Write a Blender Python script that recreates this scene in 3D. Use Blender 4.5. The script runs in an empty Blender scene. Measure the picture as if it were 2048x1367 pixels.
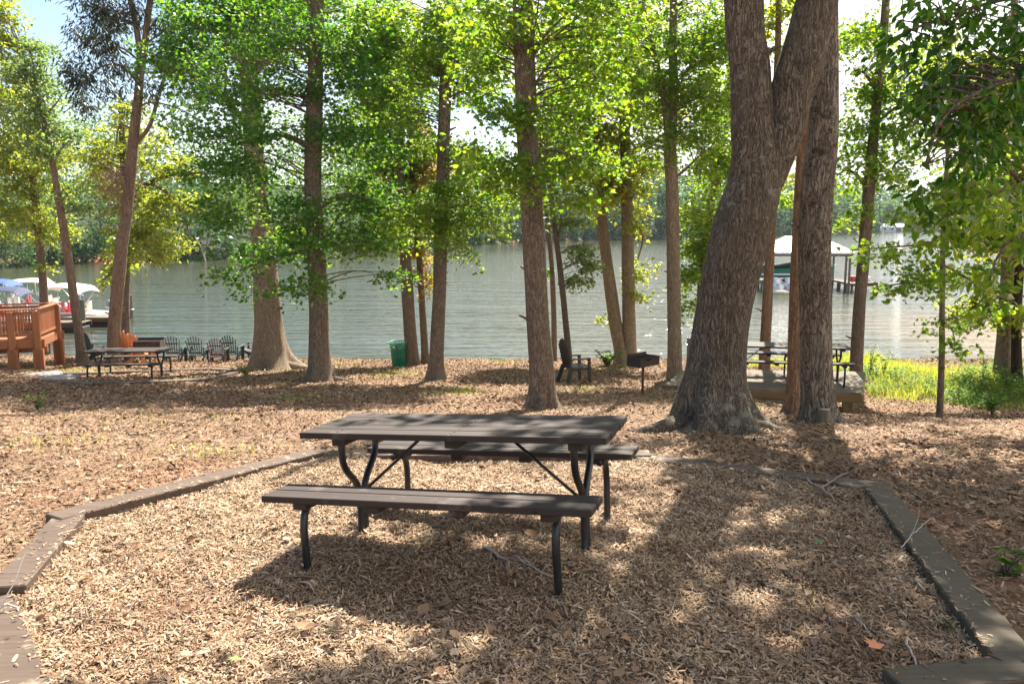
import bpy, bmesh, math, random
import numpy as np
from mathutils import Vector, Matrix
RAD = math.radians
rng = np.random.default_rng(11)
random.seed(5)
SC = bpy.context.scene
COL = SC.collection

# ------------------------------------------------------------------ camera, world, sun, exposure
F, Y0, HC = 1650.0, 445.0, 2.0154          # focal length and horizon row in photograph pixels, eye height
TH = math.atan((683.5 - Y0) / F)
cam = bpy.data.objects.new('camera', bpy.data.cameras.new('camera'))
COL.objects.link(cam)
cam.location = (0, 0, HC)
cam.rotation_euler = (math.pi / 2 - TH, 0, 0)
cam.data.sensor_width = 36
cam.data.lens = F / 2048 * 36
cam.data.clip_start, cam.data.clip_end = 0.05, 6000
SC.camera = cam

SUN_EL, SUN_AZ = RAD(50), RAD(16)          # azimuth from +Y towards +X
SDIR = Vector((math.sin(SUN_AZ) * math.cos(SUN_EL), math.cos(SUN_AZ) * math.cos(SUN_EL), math.sin(SUN_EL)))
sun = bpy.data.objects.new('sun', bpy.data.lights.new('sun', 'SUN'))
COL.objects.link(sun)
sun.rotation_euler = (-SDIR).to_track_quat('-Z', 'Y').to_euler()
sun.data.energy, sun.data.angle, sun.data.color = 5.0, RAD(0.5), (1.0, 0.94, 0.84)

W = bpy.data.worlds.new('World'); SC.world = W; W.use_nodes = True
wt = W.node_tree; wt.nodes.clear()
def wn(t, **k):
    n = wt.nodes.new(t)
    for a, b in k.items(): setattr(n, a, b)
    return n
wl = wt.links.new
wout = wn('ShaderNodeOutputWorld')
sky = wn('ShaderNodeTexSky', sky_type='NISHITA', sun_disc=False, sun_elevation=SUN_EL, sun_rotation=SUN_AZ, air_density=1.0, dust_density=0.6)
bg = wn('ShaderNodeBackground'); bg.inputs['Strength'].default_value = 0.05
wl(sky.outputs[0], bg.inputs[0])
cl = wn('ShaderNodeBackground'); cl.inputs[0].default_value = (1.0, 1.0, 1.0, 1); cl.inputs[1].default_value = 0.45
tc = wn('ShaderNodeTexCoord'); sep = wn('ShaderNodeSeparateXYZ'); wl(tc.outputs['Generated'], sep.inputs[0])
mp = wn('ShaderNodeMapping'); mp.inputs['Scale'].default_value = (1.0, 1.0, 2.6); mp.inputs['Location'].default_value = (3.1, 0.4, 0.2)
wl(tc.outputs['Generated'], mp.inputs[0])
nz = wn('ShaderNodeTexNoise'); nz.inputs['Scale'].default_value = 2.3; nz.inputs['Detail'].default_value = 9; nz.inputs['Roughness'].default_value = 0.55
wl(mp.outputs[0], nz.inputs['Vector'])
def wmath(op, a, b):
    n = wn('ShaderNodeMath', operation=op)
    for i, v in enumerate((a, b)):
        if isinstance(v, (int, float)): n.inputs[i].default_value = v
        else: wl(v, n.inputs[i])
    return n.outputs[0]
bias = wmath('ADD', wmath('MULTIPLY', sep.outputs[0], 0.40), wmath('MULTIPLY', sep.outputs[2], -0.22))
val = wmath('ADD', nz.outputs[0], bias)
cr = wn('ShaderNodeValToRGB'); cr.color_ramp.elements[0].position = 0.34; cr.color_ramp.elements[1].position = 0.47
wl(val, cr.inputs[0])
mxs = wn('ShaderNodeMixShader'); wl(cr.outputs[0], mxs.inputs[0]); wl(bg.outputs[0], mxs.inputs[1]); wl(cl.outputs[0], mxs.inputs[2])
wl(mxs.outputs[0], wout.inputs[0])

SC.view_settings.view_transform = 'Standard'
SC.view_settings.look = 'None'
SC.view_settings.exposure = 1.95
SC.view_settings.gamma = 1
SC.render.engine = 'CYCLES'
SC.cycles.max_bounces = 8
SC.cycles.diffuse_bounces = 4
SC.cycles.transmission_bounces = 4
SC.cycles.use_denoising = True

# ------------------------------------------------------------------ photograph geometry -> places in the world
CT, ST = math.cos(TH), math.sin(TH)
def ray(px, py):
    u, v = (px - 1024) / F, (683.5 - py) / F
    return np.array([u, CT + v * ST, -ST + v * CT])
def at(px, py, Y):
    d = ray(px, py)
    return np.array([0, 0, HC]) + d * (Y / d[1])
ZW = -3.55                                  # lake level
PY = np.array([-60, -8, 2.5, 5, 7.5, 10, 14, 20, 28.4, 31.5, 33.2, 34.4, 38, 50, 2000.0])
PZ = np.array([.9, .15, .07, 0, -.13, -.55, -1.15, -1.95, -2.97, -3.29, -3.47, -3.9, -4.6, -6, -6])
SPX = np.array([-4000, -400, 0, 100, 340, 420, 600, 892, 1050, 1320, 1500, 1660, 1740, 1900, 2300, 5000.0])
SPD = np.array([90, 98, 103, 111, 121, 124, 150, 200, 242, 275, 340, 417, 483, 600, 700, 800.0])
def shore_d(x, y):
    return np.interp(1024 + F * x / np.maximum(y, 1.0), SPX, SPD)
def bump(x, y):
    return (0.5 * np.sin(1.7 * x + 0.6 * y + 1) * np.sin(1.1 * y - .4 * x) + 0.3 * np.sin(3.1 * x + 2) * np.sin(2.7 * y + x) + .2 * np.sin(6.3 * x - y) * np.sin(5.1 * y + 1))
def ground_z(x, y):
    x = np.asarray(x, float); y = np.asarray(y, float)
    ys = y - 0.8 * np.clip(-(x + 6) / 12, 0, 1.5)              # the left bank lies a little farther out
    z = np.interp(ys, PY, PZ)
    z = 0.5 * z + 0.25 * np.interp(ys - .7, PY, PZ) + .25 * np.interp(ys + .7, PY, PZ)
    z = z + bump(x, y) * np.clip((y - 6) / 20, 0.012, 0.055) * np.where(y < 36, 1, 0.5)
    z = z + .011 * np.sin(7.3 * x + 2.1 * y) * np.sin(6.1 * y - 1.7 * x + 1) + .007 * np.sin(13 * x + 1) * np.sin(11.7 * y + 2 * x)
    z = z + .045 * np.exp(-(((x - .36) / .55) ** 2 + ((y - 4.55) / .6) ** 2)) + .012 * np.exp(-(((x + 1.2) / .4) ** 2 + ((y - 4.6) / .4) ** 2))
    for bx, by in ((-.6, 4.1), (-.5, 6.0)):
        z = z - .022 * np.exp(-(((x - bx) / .38) ** 2 + ((y - by) / .28) ** 2))
    z = z - .5 * np.clip((x - 4.4) / 2.4, 0, 1) * np.clip((y - 11.5) / 4, 0, 1) * np.clip((23 - y) / 3, 0, 1)
    d = y - shore_d(x, y)
    far = ZW + np.where(d < 0, d * 0.1, np.minimum(0.55 * d, 1.1 + 0.11 * d)) + 0.4 * np.sin(x * .13) * np.sin(y * .11) * (d > 4)
    far = np.minimum(far, 16)
    return np.where(y > 60, np.maximum(z, far), z)
def ground_at(px, py):
    d = ray(px, py); o = np.array([0, 0, HC])
    t = np.linspace(1.5, 60, 6000)
    P = o[None] + t[:, None] * d[None]
    g = P[:, 2] - ground_z(P[:, 0], P[:, 1])
    i = int(np.argmax(g < 0))
    return P[i]
def gz(x, y): return float(ground_z(x, y))

# ------------------------------------------------------------------ mesh and scene helpers
def link(name, me, mat=None, parent=None):
    o = bpy.data.objects.new(name, me); COL.objects.link(o)
    if mat is not None: me.materials.append(mat)
    if parent is not None: o.parent = parent
    return o
def fast(name, V, Fc, mat=None, parent=None, smooth=False, attr=None):
    V = np.ascontiguousarray(V, np.float32); Fc = np.ascontiguousarray(Fc, np.int32)
    me = bpy.data.meshes.new(name)
    me.vertices.add(len(V)); me.vertices.foreach_set('co', V.ravel())
    m, k = Fc.shape
    me.loops.add(m * k); me.loops.foreach_set('vertex_index', Fc.ravel())
    me.polygons.add(m); me.polygons.foreach_set('loop_start', np.arange(0, m * k, k, dtype=np.int32))
    if smooth: me.polygons.foreach_set('use_smooth', np.ones(m, bool))
    me.update(calc_edges=True)
    if attr is not None:
        a = me.attributes.new('tint', 'FLOAT', 'POINT'); a.data.foreach_set('value', np.ascontiguousarray(attr, np.float32))
    me.validate()
    return link(name, me, mat, parent)
def tag(o, label=None, cat=None, group=None, kind=None):
    for k, v in (('label', label), ('category', cat), ('group', group), ('kind', kind)):
        if v: o[k] = v
    return o
def empty(name, loc, rz=0.0, label=None, cat=None, group=None):
    o = bpy.data.objects.new(name, None); COL.objects.link(o)
    o.location = Vector([float(v) for v in loc]); o.rotation_euler = (0, 0, rz); o.empty_display_size = 0.2
    return tag(o, label, cat, group)
def copy_tree(o, parent=None):
    c = o.copy(); COL.objects.link(c); c.parent = parent
    for ch in [q for q in bpy.data.objects if q.parent == o]:
        copy_tree(ch, c)
    return c
class MB:
    def __init__(s): s.v = []; s.f = []
    def add(s, V, Fs):
        b = len(s.v); s.v += [tuple(map(float, p)) for p in V]; s.f += [tuple(b + int(i) for i in f) for f in Fs]; return s
    def box(s, c, size, rz=0.0, M=None):
        hx, hy, hz = size[0] / 2, size[1] / 2, size[2] / 2
        P = [Vector((x, y, z)) for z in (-hz, hz) for x, y in ((-hx, -hy), (hx, -hy), (hx, hy), (-hx, hy))]
        m = M if M is not None else Matrix.Rotation(rz, 3, 'Z')
        return s.add([m @ p + Vector(c) for p in P], [(3, 2, 1, 0), (4, 5, 6, 7), (0, 1, 5, 4), (1, 2, 6, 5), (2, 3, 7, 6), (3, 0, 4, 7)])
    def bar(s, a, b, w, h, up=(0, 0, 1)):
        a, b = Vector(a), Vector(b); d = b - a; x = d.normalized()
        y = Vector(up).cross(x)
        y = y.normalized() if y.length > 1e-4 else Vector((0, 1, 0)).cross(x).normalized()
        z = x.cross(y)
        return s.box((a + b) / 2, (d.length, w, h), M=Matrix((x, y, z)).transposed())
    def prism(s, poly, z0, z1):
        n = len(poly)
        V = [(p[0], p[1], z0) for p in poly] + [(p[0], p[1], z1) for p in poly]
        return s.add(V, [tuple(range(n - 1, -1, -1)), tuple(range(n, 2 * n))] + [(i, (i + 1) % n, n + (i + 1) % n, n + i) for i in range(n)])
    def tube(s, pts, r, n=12, cap=True):
        pts = np.array(pts, float); k = len(pts); r = np.broadcast_to(np.asarray(r, float), (k,))
        V, Q = tube_np(pts, r, n, None)
        Fs = [tuple(q) for q in Q]
        if cap: Fs += [tuple(range(n - 1, -1, -1)), tuple(range((k - 1) * n, k * n))]
        return s.add(V, Fs)
    def lathe(s, prof, n=24):
        k = len(prof); V = []
        for r, z in prof:
            for i in range(n):
                a = 2 * math.pi * i / n; V.append((r * math.cos(a), r * math.sin(a), z))
        return s.add(V, [(j * n + i, j * n + (i + 1) % n, (j + 1) * n + (i + 1) % n, (j + 1) * n + i) for j in range(k - 1) for i in range(n)])
    def loft(s, rings, cap=True):
        n = len(rings[0]); V = [p for r in rings for p in r]
        Fs = [(j * n + i, j * n + (i + 1) % n, (j + 1) * n + (i + 1) % n, (j + 1) * n + i) for j in range(len(rings) - 1) for i in range(n)]
        if cap: Fs += [tuple(range(n - 1, -1, -1)), tuple(range((len(rings) - 1) * n, len(rings) * n))]
        return s.add(V, Fs)
    def build(s, name, mat, parent=None, bevel=0.0, smooth=False):
        me = bpy.data.meshes.new(name); me.from_pydata(s.v, [], s.f)
        bm = bmesh.new(); bm.from_mesh(me)
        bmesh.ops.recalc_face_normals(bm, faces=bm.faces)
        if bevel: bmesh.ops.bevel(bm, geom=list(bm.edges), offset=bevel, segments=1, affect='EDGES', clamp_overlap=True)
        bm.to_mesh(me); bm.free()
        if smooth:
            me.polygons.foreach_set('use_smooth', np.ones(len(me.polygons), bool))
        return link(name, me, mat, parent)
def catmull(P, step):
    P = np.array(P, float)
    if len(P) < 3:
        n = max(2, int(np.linalg.norm(P[-1, :3] - P[0, :3]) / step) + 1)
        t = np.linspace(0, 1, n)[:, None]; return P[0] * (1 - t) + P[-1] * t
    Q = np.vstack([2 * P[0] - P[1], P, 2 * P[-1] - P[-2]]); out = []
    for i in range(1, len(Q) - 2):
        p0, p1, p2, p3 = Q[i - 1], Q[i], Q[i + 1], Q[i + 2]
        n = max(1, int(np.linalg.norm(p2[:3] - p1[:3]) / step))
        t = np.linspace(0, 1, n, endpoint=False)[:, None]
        out.append(0.5 * (2 * p1 + (p2 - p0) * t + (2 * p0 - 5 * p1 + 4 * p2 - p3) * t ** 2 + (3 * p1 - p0 - 3 * p2 + p3) * t ** 3))
    out.append(P[-1][None]); return np.vstack(out)
def tube_np(pts, r, n, shape=None):
    """Quads of a tube through pts; shape(theta, s) multiplies the radius."""
    k = len(pts)
    T = np.gradient(pts, axis=0); T /= np.linalg.norm(T, axis=1)[:, None] + 1e-9
    m = T.mean(0); ref = np.array([0, 1.0, 0]) if abs(m[1]) < .75 else np.array([1.0, 0, 0])
    U = np.cross(ref[None], T); U /= np.linalg.norm(U, axis=1)[:, None] + 1e-9
    Vv = np.cross(T, U)
    th = np.arange(n) * 2 * math.pi / n
    R = np.repeat(r[:, None], n, 1)
    if shape is not None:
        s = np.concatenate([[0], np.cumsum(np.linalg.norm(np.diff(pts, axis=0), axis=1))])
        R = R * shape(th[None], s[:, None])
    P = pts[:, None] + R[..., None] * (np.cos(th)[None, :, None] * U[:, None] + np.sin(th)[None, :, None] * Vv[:, None])
    i = np.arange(k - 1)[:, None] * n; j = np.arange(n)[None]; j2 = (j + 1) % n
    Q = np.stack([i + j, i + j2, i + n + j2, i + n + j], -1).reshape(-1, 4)
    return P.reshape(-1, 3), Q
def cat_mesh(parts):
    V, Fs, b = [], [], 0
    for v, f in parts:
        V.append(v); Fs.append(f + b); b += len(v)
    return np.vstack(V), np.vstack(Fs)

# ------------------------------------------------------------------ materials
def mat(name):
    m = bpy.data.materials.new(name); m.use_nodes = True
    nt = m.node_tree; nt.nodes.clear()
    out = nt.nodes.new('ShaderNodeOutputMaterial')
    return m, nt, out
class NT:
    def __init__(s, nt): s.nt = nt
    def n(s, t, ins=None, **k):
        q = s.nt.nodes.new(t)
        for a, b in k.items(): setattr(q, a, b)
        for a, b in (ins or {}).items():
            if isinstance(b, bpy.types.NodeSocket): s.nt.links.new(b, q.inputs[a])
            else:
                if isinstance(b, tuple) and len(b) == 3 and q.inputs[a].type == 'RGBA': b = b + (1,)
                q.inputs[a].default_value = b
        return q
    def ramp(s, fac, stops, interp='LINEAR'):
        q = s.n('ShaderNodeValToRGB', {0: fac}); e = q.color_ramp.elements; q.color_ramp.interpolation = interp
        while len(e) < len(stops): e.new(0.5)
        for x, (p, c) in zip(e, stops):
            x.position = p; x.color = (c + (1,)) if isinstance(c, tuple) else (c, c, c, 1)
        return q.outputs[0]
    def noise(s, vec, scale, detail=4, rough=.6):
        return s.n('ShaderNodeTexNoise', {'Vector': vec, 'Scale': scale, 'Detail': detail, 'Roughness': rough}).outputs[0]
    def mapping(s, vec, scale, loc=(0, 0, 0), rot=(0, 0, 0)):
        return s.n('ShaderNodeMapping', {0: vec, 'Scale': scale, 'Location': loc, 'Rotation': rot}).outputs[0]
    def mix(s, fac, a, b, blend='MIX'):
        q = s.n('ShaderNodeMix', data_type='RGBA', blend_type=blend)
        for i, v in ((0, fac), (6, a), (7, b)):
            if isinstance(v, bpy.types.NodeSocket): s.nt.links.new(v, q.inputs[i])
            else: q.inputs[i].default_value = (v + (1,)) if isinstance(v, tuple) else v
        return q.outputs[2]
    def math(s, op, a, b=0.0):
        q = s.n('ShaderNodeMath', operation=op)
        for i, v in enumerate((a, b)):
            if isinstance(v, bpy.types.NodeSocket): s.nt.links.new(v, q.inputs[i])
            else: q.inputs[i].default_value = v
        return q.outputs[0]
    def coord(s, which='Object'): return s.n('ShaderNodeTexCoord').outputs[which]
    def bump(s, h, strength=.5, dist=.02, normal=None):
        ins = {'Height': h, 'Strength': strength, 'Distance': dist}
        if normal is not None: ins['Normal'] = normal
        return s.n('ShaderNodeBump', ins).outputs[0]

def plain(name, col, rough=.6, var=.25, scale=12, metal=0.0, bump=0.0, spec=.5):
    m, nt, out = mat(name); g = NT(nt)
    nz = g.noise(g.coord(), scale, 5)
    c = g.mix(nz, tuple(v * (1 - var) for v in col), tuple(min(1, v * (1 + var)) for v in col))
    ins = {'Base Color': c, 'Roughness': rough, 'Metallic': metal, 'Specular IOR Level': spec}
    if bump: ins['Normal'] = g.bump(nz, bump, .01)
    b = g.n('ShaderNodeBsdfPrincipled', ins)
    nt.links.new(b.outputs[0], out.inputs[0]); return m

def boardmat(name, c1, c2, axis=0, rough=.55, worn=None, wornamt=.62, scale=1.0):
    """Weathered board: grain stretched along one axis, knots and worn patches."""
    m, nt, out = mat(name); g = NT(nt)
    s = [26 * scale, 26 * scale, 26 * scale]; s[axis] = 1.3 * scale
    oc = g.coord(); gi = g.n('ShaderNodeNewGeometry')
    vec = g.n('ShaderNodeVectorMath', {0: oc, 1: g.n('ShaderNodeCombineXYZ', {0: g.math('MULTIPLY', gi.outputs['Random Per Island'], 9.0), 1: g.math('MULTIPLY', gi.outputs['Random Per Island'], 5.0)}).outputs[0]}, operation='ADD').outputs[0]
    gr = g.noise(g.mapping(vec, tuple(s)), 1.0, 8, .65)
    c = g.ramp(gr, [(.3, c1), (.7, c2)])
    c = g.mix(g.math('MULTIPLY', gi.outputs['Random Per Island'], .35), c, tuple(v * .6 for v in c1))
    big = g.noise(vec, 4.0 * scale, 5, .6)
    cs = [70 * scale] * 3; cs[axis] = 1.6 * scale
    crk = g.ramp(g.noise(g.mapping(vec, tuple(cs)), 1.0, 4, .6), [(.30, 1.0), (.36, 0.0)])
    c = g.mix(crk, c, tuple(v * .3 for v in c1))
    c = g.mix(g.ramp(g.noise(vec, 1.7 * scale, 4, .6), [(.45, 0.0), (.75, .45)]), c, tuple(v * .7 for v in c1))
    if worn:
        c = g.mix(g.ramp(big, [(wornamt - .04, 0.0), (wornamt + .08, 1.0)]), c, worn)
    kn = g.n('ShaderNodeTexVoronoi', {'Vector': g.mapping(vec, (5 * scale,) * 3), 'Scale': 1.0, 'Randomness': 1.0}).outputs[0]
    c = g.mix(g.ramp(kn, [(.05, 1.0), (.1, 0.0)]), c, tuple(v * .35 for v in c1))
    b = g.n('ShaderNodeBsdfPrincipled', {'Base Color': c, 'Specular IOR Level': .18, 'Roughness': g.ramp(gr, [(.2, rough - .12), (.8, rough + .15)]), 'Normal': g.bump(g.math('SUBTRACT', gr, crk), .5, .004)})
    nt.links.new(b.outputs[0], out.inputs[0]); return m

def barkmat(name, dark, light, furrow=9.0, stretch=.22, lichen=None, lich=.6, moss=None, depth=.03, strips=False):
    m, nt, out = mat(name); g = NT(nt)
    oc = g.coord()
    wob = g.n('ShaderNodeVectorMath', {0: oc, 1: g.n('ShaderNodeVectorMath', {0: g.n('ShaderNodeTexNoise', {'Vector': oc, 'Scale': 5.0, 'Detail': 3.0}).outputs[1], 'Scale': .12}, operation='SCALE').outputs[0]}, operation='ADD').outputs[0]
    r1 = g.noise(g.mapping(wob, (furrow, furrow, furrow * stretch)), 1.0, 3, .55)
    r2 = g.noise(g.mapping(wob, (furrow * 2.3, furrow * 2.3, furrow * stretch * 2.6), (3, 5, 1)), 1.0, 3, .55)
    ridge = lambda q: g.math('ABSOLUTE', g.math('SUBTRACT', g.math('MULTIPLY', q, 2.0), 1.0))
    fine = g.noise(g.mapping(oc, (70, 70, 14 if not strips else 3)), 1.0, 6, .7)
    h = g.math('ADD', g.ramp(ridge(r1), [(.0, 0.0), (.16, .55), (.4, .72)]), g.math('ADD', g.ramp(ridge(r2), [(0.0, 0.0), (.2, .22)]), g.math('MULTIPLY', fine, .35)))
    c = g.ramp(h, [(.25, dark), (.75, tuple((a + b) / 2 for a, b in zip(dark, light))), (1.1 if False else 1.0, light)])
    blot = g.noise(oc, 2.2, 4)
    c = g.mix(g.ramp(blot, [(.4, 0.0), (.7, .5)]), c, tuple(v * .55 for v in light))
    gi = g.n('ShaderNodeNewGeometry')
    if lichen:
        ln = g.noise(oc, 9.0, 7, .7); l2 = g.noise(g.mapping(oc, (1.1, 1.1, .6)), 1.4, 3); zz = g.n('ShaderNodeMapRange', {0: g.n('ShaderNodeSeparateXYZ', {0: oc}).outputs[2], 1: .1, 2: .75, 3: .05, 4: 0.0}).outputs[0]
        mk = g.ramp(g.math('ADD', zz, g.math('ADD', g.math('MULTIPLY', ln, .75), g.math('MULTIPLY', l2, .35))), [(lich, 0.0), (lich + .05, .75)])
        c = g.mix(mk, c, lichen)
    if moss:
        mk = g.ramp(g.math('ADD', g.noise(oc, 14.0, 6, .7), g.math('MULTIPLY', g.noise(oc, 1.3, 2), .45)), [(.79, 0.0), (.85, .8)])
        c = g.mix(mk, c, moss)
    b = g.n('ShaderNodeBsdfPrincipled', {'Base Color': c, 'Roughness': .9, 'Specular IOR Level': .2, 'Normal': g.bump(h, .9, depth)})
    nt.links.new(b.outputs[0], out.inputs[0]); return m

def leafmat(name, cols, trans, tfac=.5, rough=.45, tint=False):
    """Thin leaf: diffuse top, light passing through, a little gloss; each leaf its own hue."""
    m, nt, out = mat(name); g = NT(nt)
    r = g.n('ShaderNodeNewGeometry').outputs['Random Per Island']
    if tint:
        a = g.n('ShaderNodeAttribute', attribute_name='tint').outputs['Fac']
        r = g.math('ADD', g.math('MULTIPLY', r, .35), g.math('MULTIPLY', a, .65))
    k = len(cols); c = g.ramp(r, [(i / (k - 1), q) for i, q in enumerate(cols)])
    k = len(trans); t = g.ramp(r, [(i / (k - 1), q) for i, q in enumerate(trans)])
    d = g.n('ShaderNodeBsdfDiffuse', {0: c}); tr = g.n('ShaderNodeBsdfTranslucent', {0: t})
    mx = g.n('ShaderNodeMixShader', {0: tfac, 1: d.outputs[0], 2: tr.outputs[0]})
    gl = g.n('ShaderNodeBsdfGlossy', {0: (1, 1, 1), 'Roughness': rough})
    fr = g.n('ShaderNodeFresnel', {0: 1.35})
    mx2 = g.n('ShaderNodeMixShader', {0: g.math('MULTIPLY', fr.outputs[0], .2), 1: mx.outputs[0], 2: gl.outputs[0]})
    nt.links.new(mx2.outputs[0], out.inputs[0]); return m

M = {}
M['table'] = boardmat('dark_painted_board', (.040, .028, .023), (.068, .051, .044), 0, .62, worn=(.105, .082, .07), wornamt=.62)
M['tube'] = plain('black_steel_tube', (.012, .012, .013), .38, .2, 8)
M['border'] = boardmat('brown_border_board', (.085, .058, .042), (.15, .108, .082), 0, .7, worn=(.34, .27, .19), wornamt=.63)
M['border_old'] = boardmat('mossy_border_board', (.080, .064, .044), (.155, .128, .088), 0, .8, worn=(.11, .11, .06), wornamt=.64)
M['deck'] = boardmat('grey_deck_board', (.115, .093, .068), (.205, .17, .128), 0, .8, worn=(.25, .21, .16), wornamt=.6)
M['fascia'] = boardmat('yellow_brown_lumber', (.17, .115, .05), (.27, .19, .09), 0, .75)
M['redwood'] = boardmat('red_stained_wood', (.30, .115, .05), (.40, .17, .08), 2, .6, scale=.6)
M['rust'] = plain('rusty_steel', (.05, .032, .024), .75, .6, 18, .3, .3)
M['rustpost'] = plain('rusty_post', (.12, .055, .03), .8, .5, 22, .2, .3)
M['chair_green'] = plain('dark_green_plastic', (.016, .032, .026), .45, .2)
M['chair_brown'] = plain('dark_brown_plastic', (.040, .019, .013), .45, .2)
M['chair_orange'] = plain('orange_painted_wood', (.55, .20, .075), .5, .2)
M['chair_black'] = plain('weathered_black_brown_plastic', (.04, .033, .028), .4, .3)
M['binngreen'] = plain('green_painted_steel', (.012, .23, .115), .35, .25, 9)
M['binliner'] = plain('black_bin_liner', (.012, .02, .016), .5, .2)
M['white'] = plain('white_painted_metal', (.78, .78, .76), .4, .06)
M['roofwhite'] = plain('white_metal_roof', (.82, .83, .84), .35, .05, 2)
M['cream'] = plain('cream_canvas', (.78, .70, .56), .8, .1, 3)
M['blue'] = plain('blue_canvas', (.012, .06, .26), .8, .2, 3)
M['navy'] = plain('navy_canvas', (.012, .022, .07), .8, .2, 3)
M['red'] = plain('red_vinyl', (.42, .03, .04), .5, .15)
M['tan'] = plain('tan_vinyl', (.5, .45, .38), .6, .2, 3)
M['alu'] = plain('aluminium', (.62, .63, .64), .3, .08, 10, .9)
M['greymotor'] = plain('grey_motor_cowl', (.16, .18, .22), .3, .15)
M['black'] = plain('black_float', (.02, .02, .022), .6, .2)
M['dockside'] = boardmat('brown_dock_board', (.11, .055, .04), (.17, .09, .065), 0, .8)
M['pile'] = boardmat('grey_green_pile', (.10, .11, .085), (.18, .18, .14), 2, .9)
M['hullgreen'] = plain('green_hull', (.01, .19, .13), .3, .2, 3)
M['hullwhite'] = plain('white_hull', (.75, .76, .77), .3, .06)
M['post'] = plain('brown_grey_post', (.16, .12, .10), .8, .3)
M['wallwhite'] = plain('white_siding', (.62, .64, .66), .7, .06)
M['darkglass'] = plain('dark_window_glass', (.02, .03, .04), .1, .2)
M['stone'] = plain('flagstone', (.26, .24, .21), .85, .3, 5, 0, .4)
M['stick'] = plain('grey_dead_wood', (.20, .155, .115), .9, .35, 30)
M['palestick'] = plain('pale_dead_wood', (.36, .32, .27), .9, .3, 3)
M['stump'] = plain('sawn_stump_wood', (.16, .13, .085), .9, .45, 14, 0, .6)
M['bark_big'] = barkmat('ridged_grey_brown_bark', (.052, .040, .029), (.33, .262, .192), 42, .075, lichen=(.40, .39, .31), lich=.62, depth=.05)
M['bark_moss'] = barkmat('dark_mottled_bark', (.045, .034, .026), (.32, .265, .21), 26, .10, lichen=(.30, .31, .26), lich=.63, moss=(.035, .030, .022), depth=.03)
M['bark_red'] = barkmat('reddish_shreddy_bark', (.12, .068, .042), (.38, .235, .15), 34, .03, depth=.02, strips=True)
M['bark_mid'] = barkmat('brown_bark', (.075, .055, .040), (.33, .252, .185), 38, .12, lichen=(.26, .26, .20), lich=.70, depth=.02)
M['bark_tan'] = barkmat('smooth_tan_bark', (.115, .08, .054), (.35, .265, .185), 30, .10, lichen=(.28, .28, .22), lich=.70, depth=.012)
M['bark_cedar'] = barkmat('grey_brown_shreddy_bark', (.095, .062, .043), (.34, .24, .17), 34, .03, depth=.02, strips=True)
M['bark_dark'] = barkmat('dark_brown_bark', (.065, .047, .035), (.25, .185, .138), 36, .10, depth=.015)
M['bark_black'] = barkmat('black_brown_bark', (.018, .012, .009), (.06, .042, .03), 20, .14, depth=.015)
# leaves
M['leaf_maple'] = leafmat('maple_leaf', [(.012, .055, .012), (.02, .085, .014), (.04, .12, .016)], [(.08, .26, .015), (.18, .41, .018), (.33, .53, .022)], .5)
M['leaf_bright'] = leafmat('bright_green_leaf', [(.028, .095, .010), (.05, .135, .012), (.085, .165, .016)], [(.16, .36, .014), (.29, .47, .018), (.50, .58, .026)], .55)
M['leaf_oak'] = leafmat('yellow_green_oak_leaf', [(.04, .08, .014), (.08, .12, .02), (.14, .14, .025)], [(.28, .42, .025), (.46, .56, .035), (.66, .58, .045)], .56)
M['leaf_pale'] = leafmat('grey_green_leaf', [(.035, .075, .03), (.06, .105, .04), (.10, .125, .045)], [(.20, .34, .06), (.34, .46, .09)], .5)
M['leaf_red'] = leafmat('turning_red_leaf', [(.05, .10, .015), (.10, .11, .02), (.20, .11, .03), (.24, .07, .03)], [(.28, .46, .02), (.46, .50, .03), (.66, .40, .04), (.66, .2, .06)], .55)
M['leaf_broad'] = leafmat('broad_glossy_leaf', [(.010, .05, .014), (.02, .075, .016), (.04, .105, .018)], [(.07, .22, .012), (.14, .34, .015), (.32, .50, .02)], .45, .3)
M['needle'] = leafmat('dark_cedar_spray', [(.02, .035, .028), (.035, .05, .035), (.05, .06, .04)], [(.05, .08, .05), (.09, .11, .06)], .3)
M['brush'] = plain('dead_twig', (.20, .12, .085), .9, .3, 20)
M['grass'] = leafmat('shore_grass_blade', [(.06, .12, .015), (.11, .17, .02), (.19, .21, .045)], [(.34, .44, .02), (.5, .55, .04), (.58, .52, .1)], .55)
M['herb'] = leafmat('undergrowth_leaf', [(.03, .09, .02), (.05, .12, .02), (.09, .15, .03)], [(.16, .34, .02), (.3, .44, .03)], .5)
M['farleaf'] = leafmat('far_wood_leaf', [(.02, .065, .032), (.036, .095, .028), (.065, .12, .03), (.11, .13, .03)], [(.06, .17, .04), (.12, .26, .04), (.24, .32, .05)], .35, .6, tint=True)
def chipmat(name, cols, trans=.0, rough=.75):
    m, nt, out = mat(name); g = NT(nt)
    r = g.n('ShaderNodeNewGeometry').outputs['Random Per Island']
    k = len(cols); c = g.ramp(r, [(i / (k - 1), q) for i, q in enumerate(cols)])
    c = g.mix(g.ramp(g.noise(g.coord(), 60, 4), [(.3, 0.0), (.8, .5)]), c, (.10, .06, .035))
    pw = g.n('ShaderNodeNewGeometry').outputs['Position']
    c = g.mix(g.ramp(g.noise(pw, .9, 5, .6), [(.48, 0.0), (.7, .6)]), c, (.15, .075, .042))
    c = g.mix(g.ramp(g.noise(pw, 3.3, 4, .6), [(.55, 0.0), (.75, .35)]), c, (.09, .05, .03))
    b = g.n('ShaderNodeBsdfPrincipled', {'Base Color': c, 'Roughness': rough, 'Specular IOR Level': .12})
    nt.links.new(b.outputs[0], out.inputs[0]); return m
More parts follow.
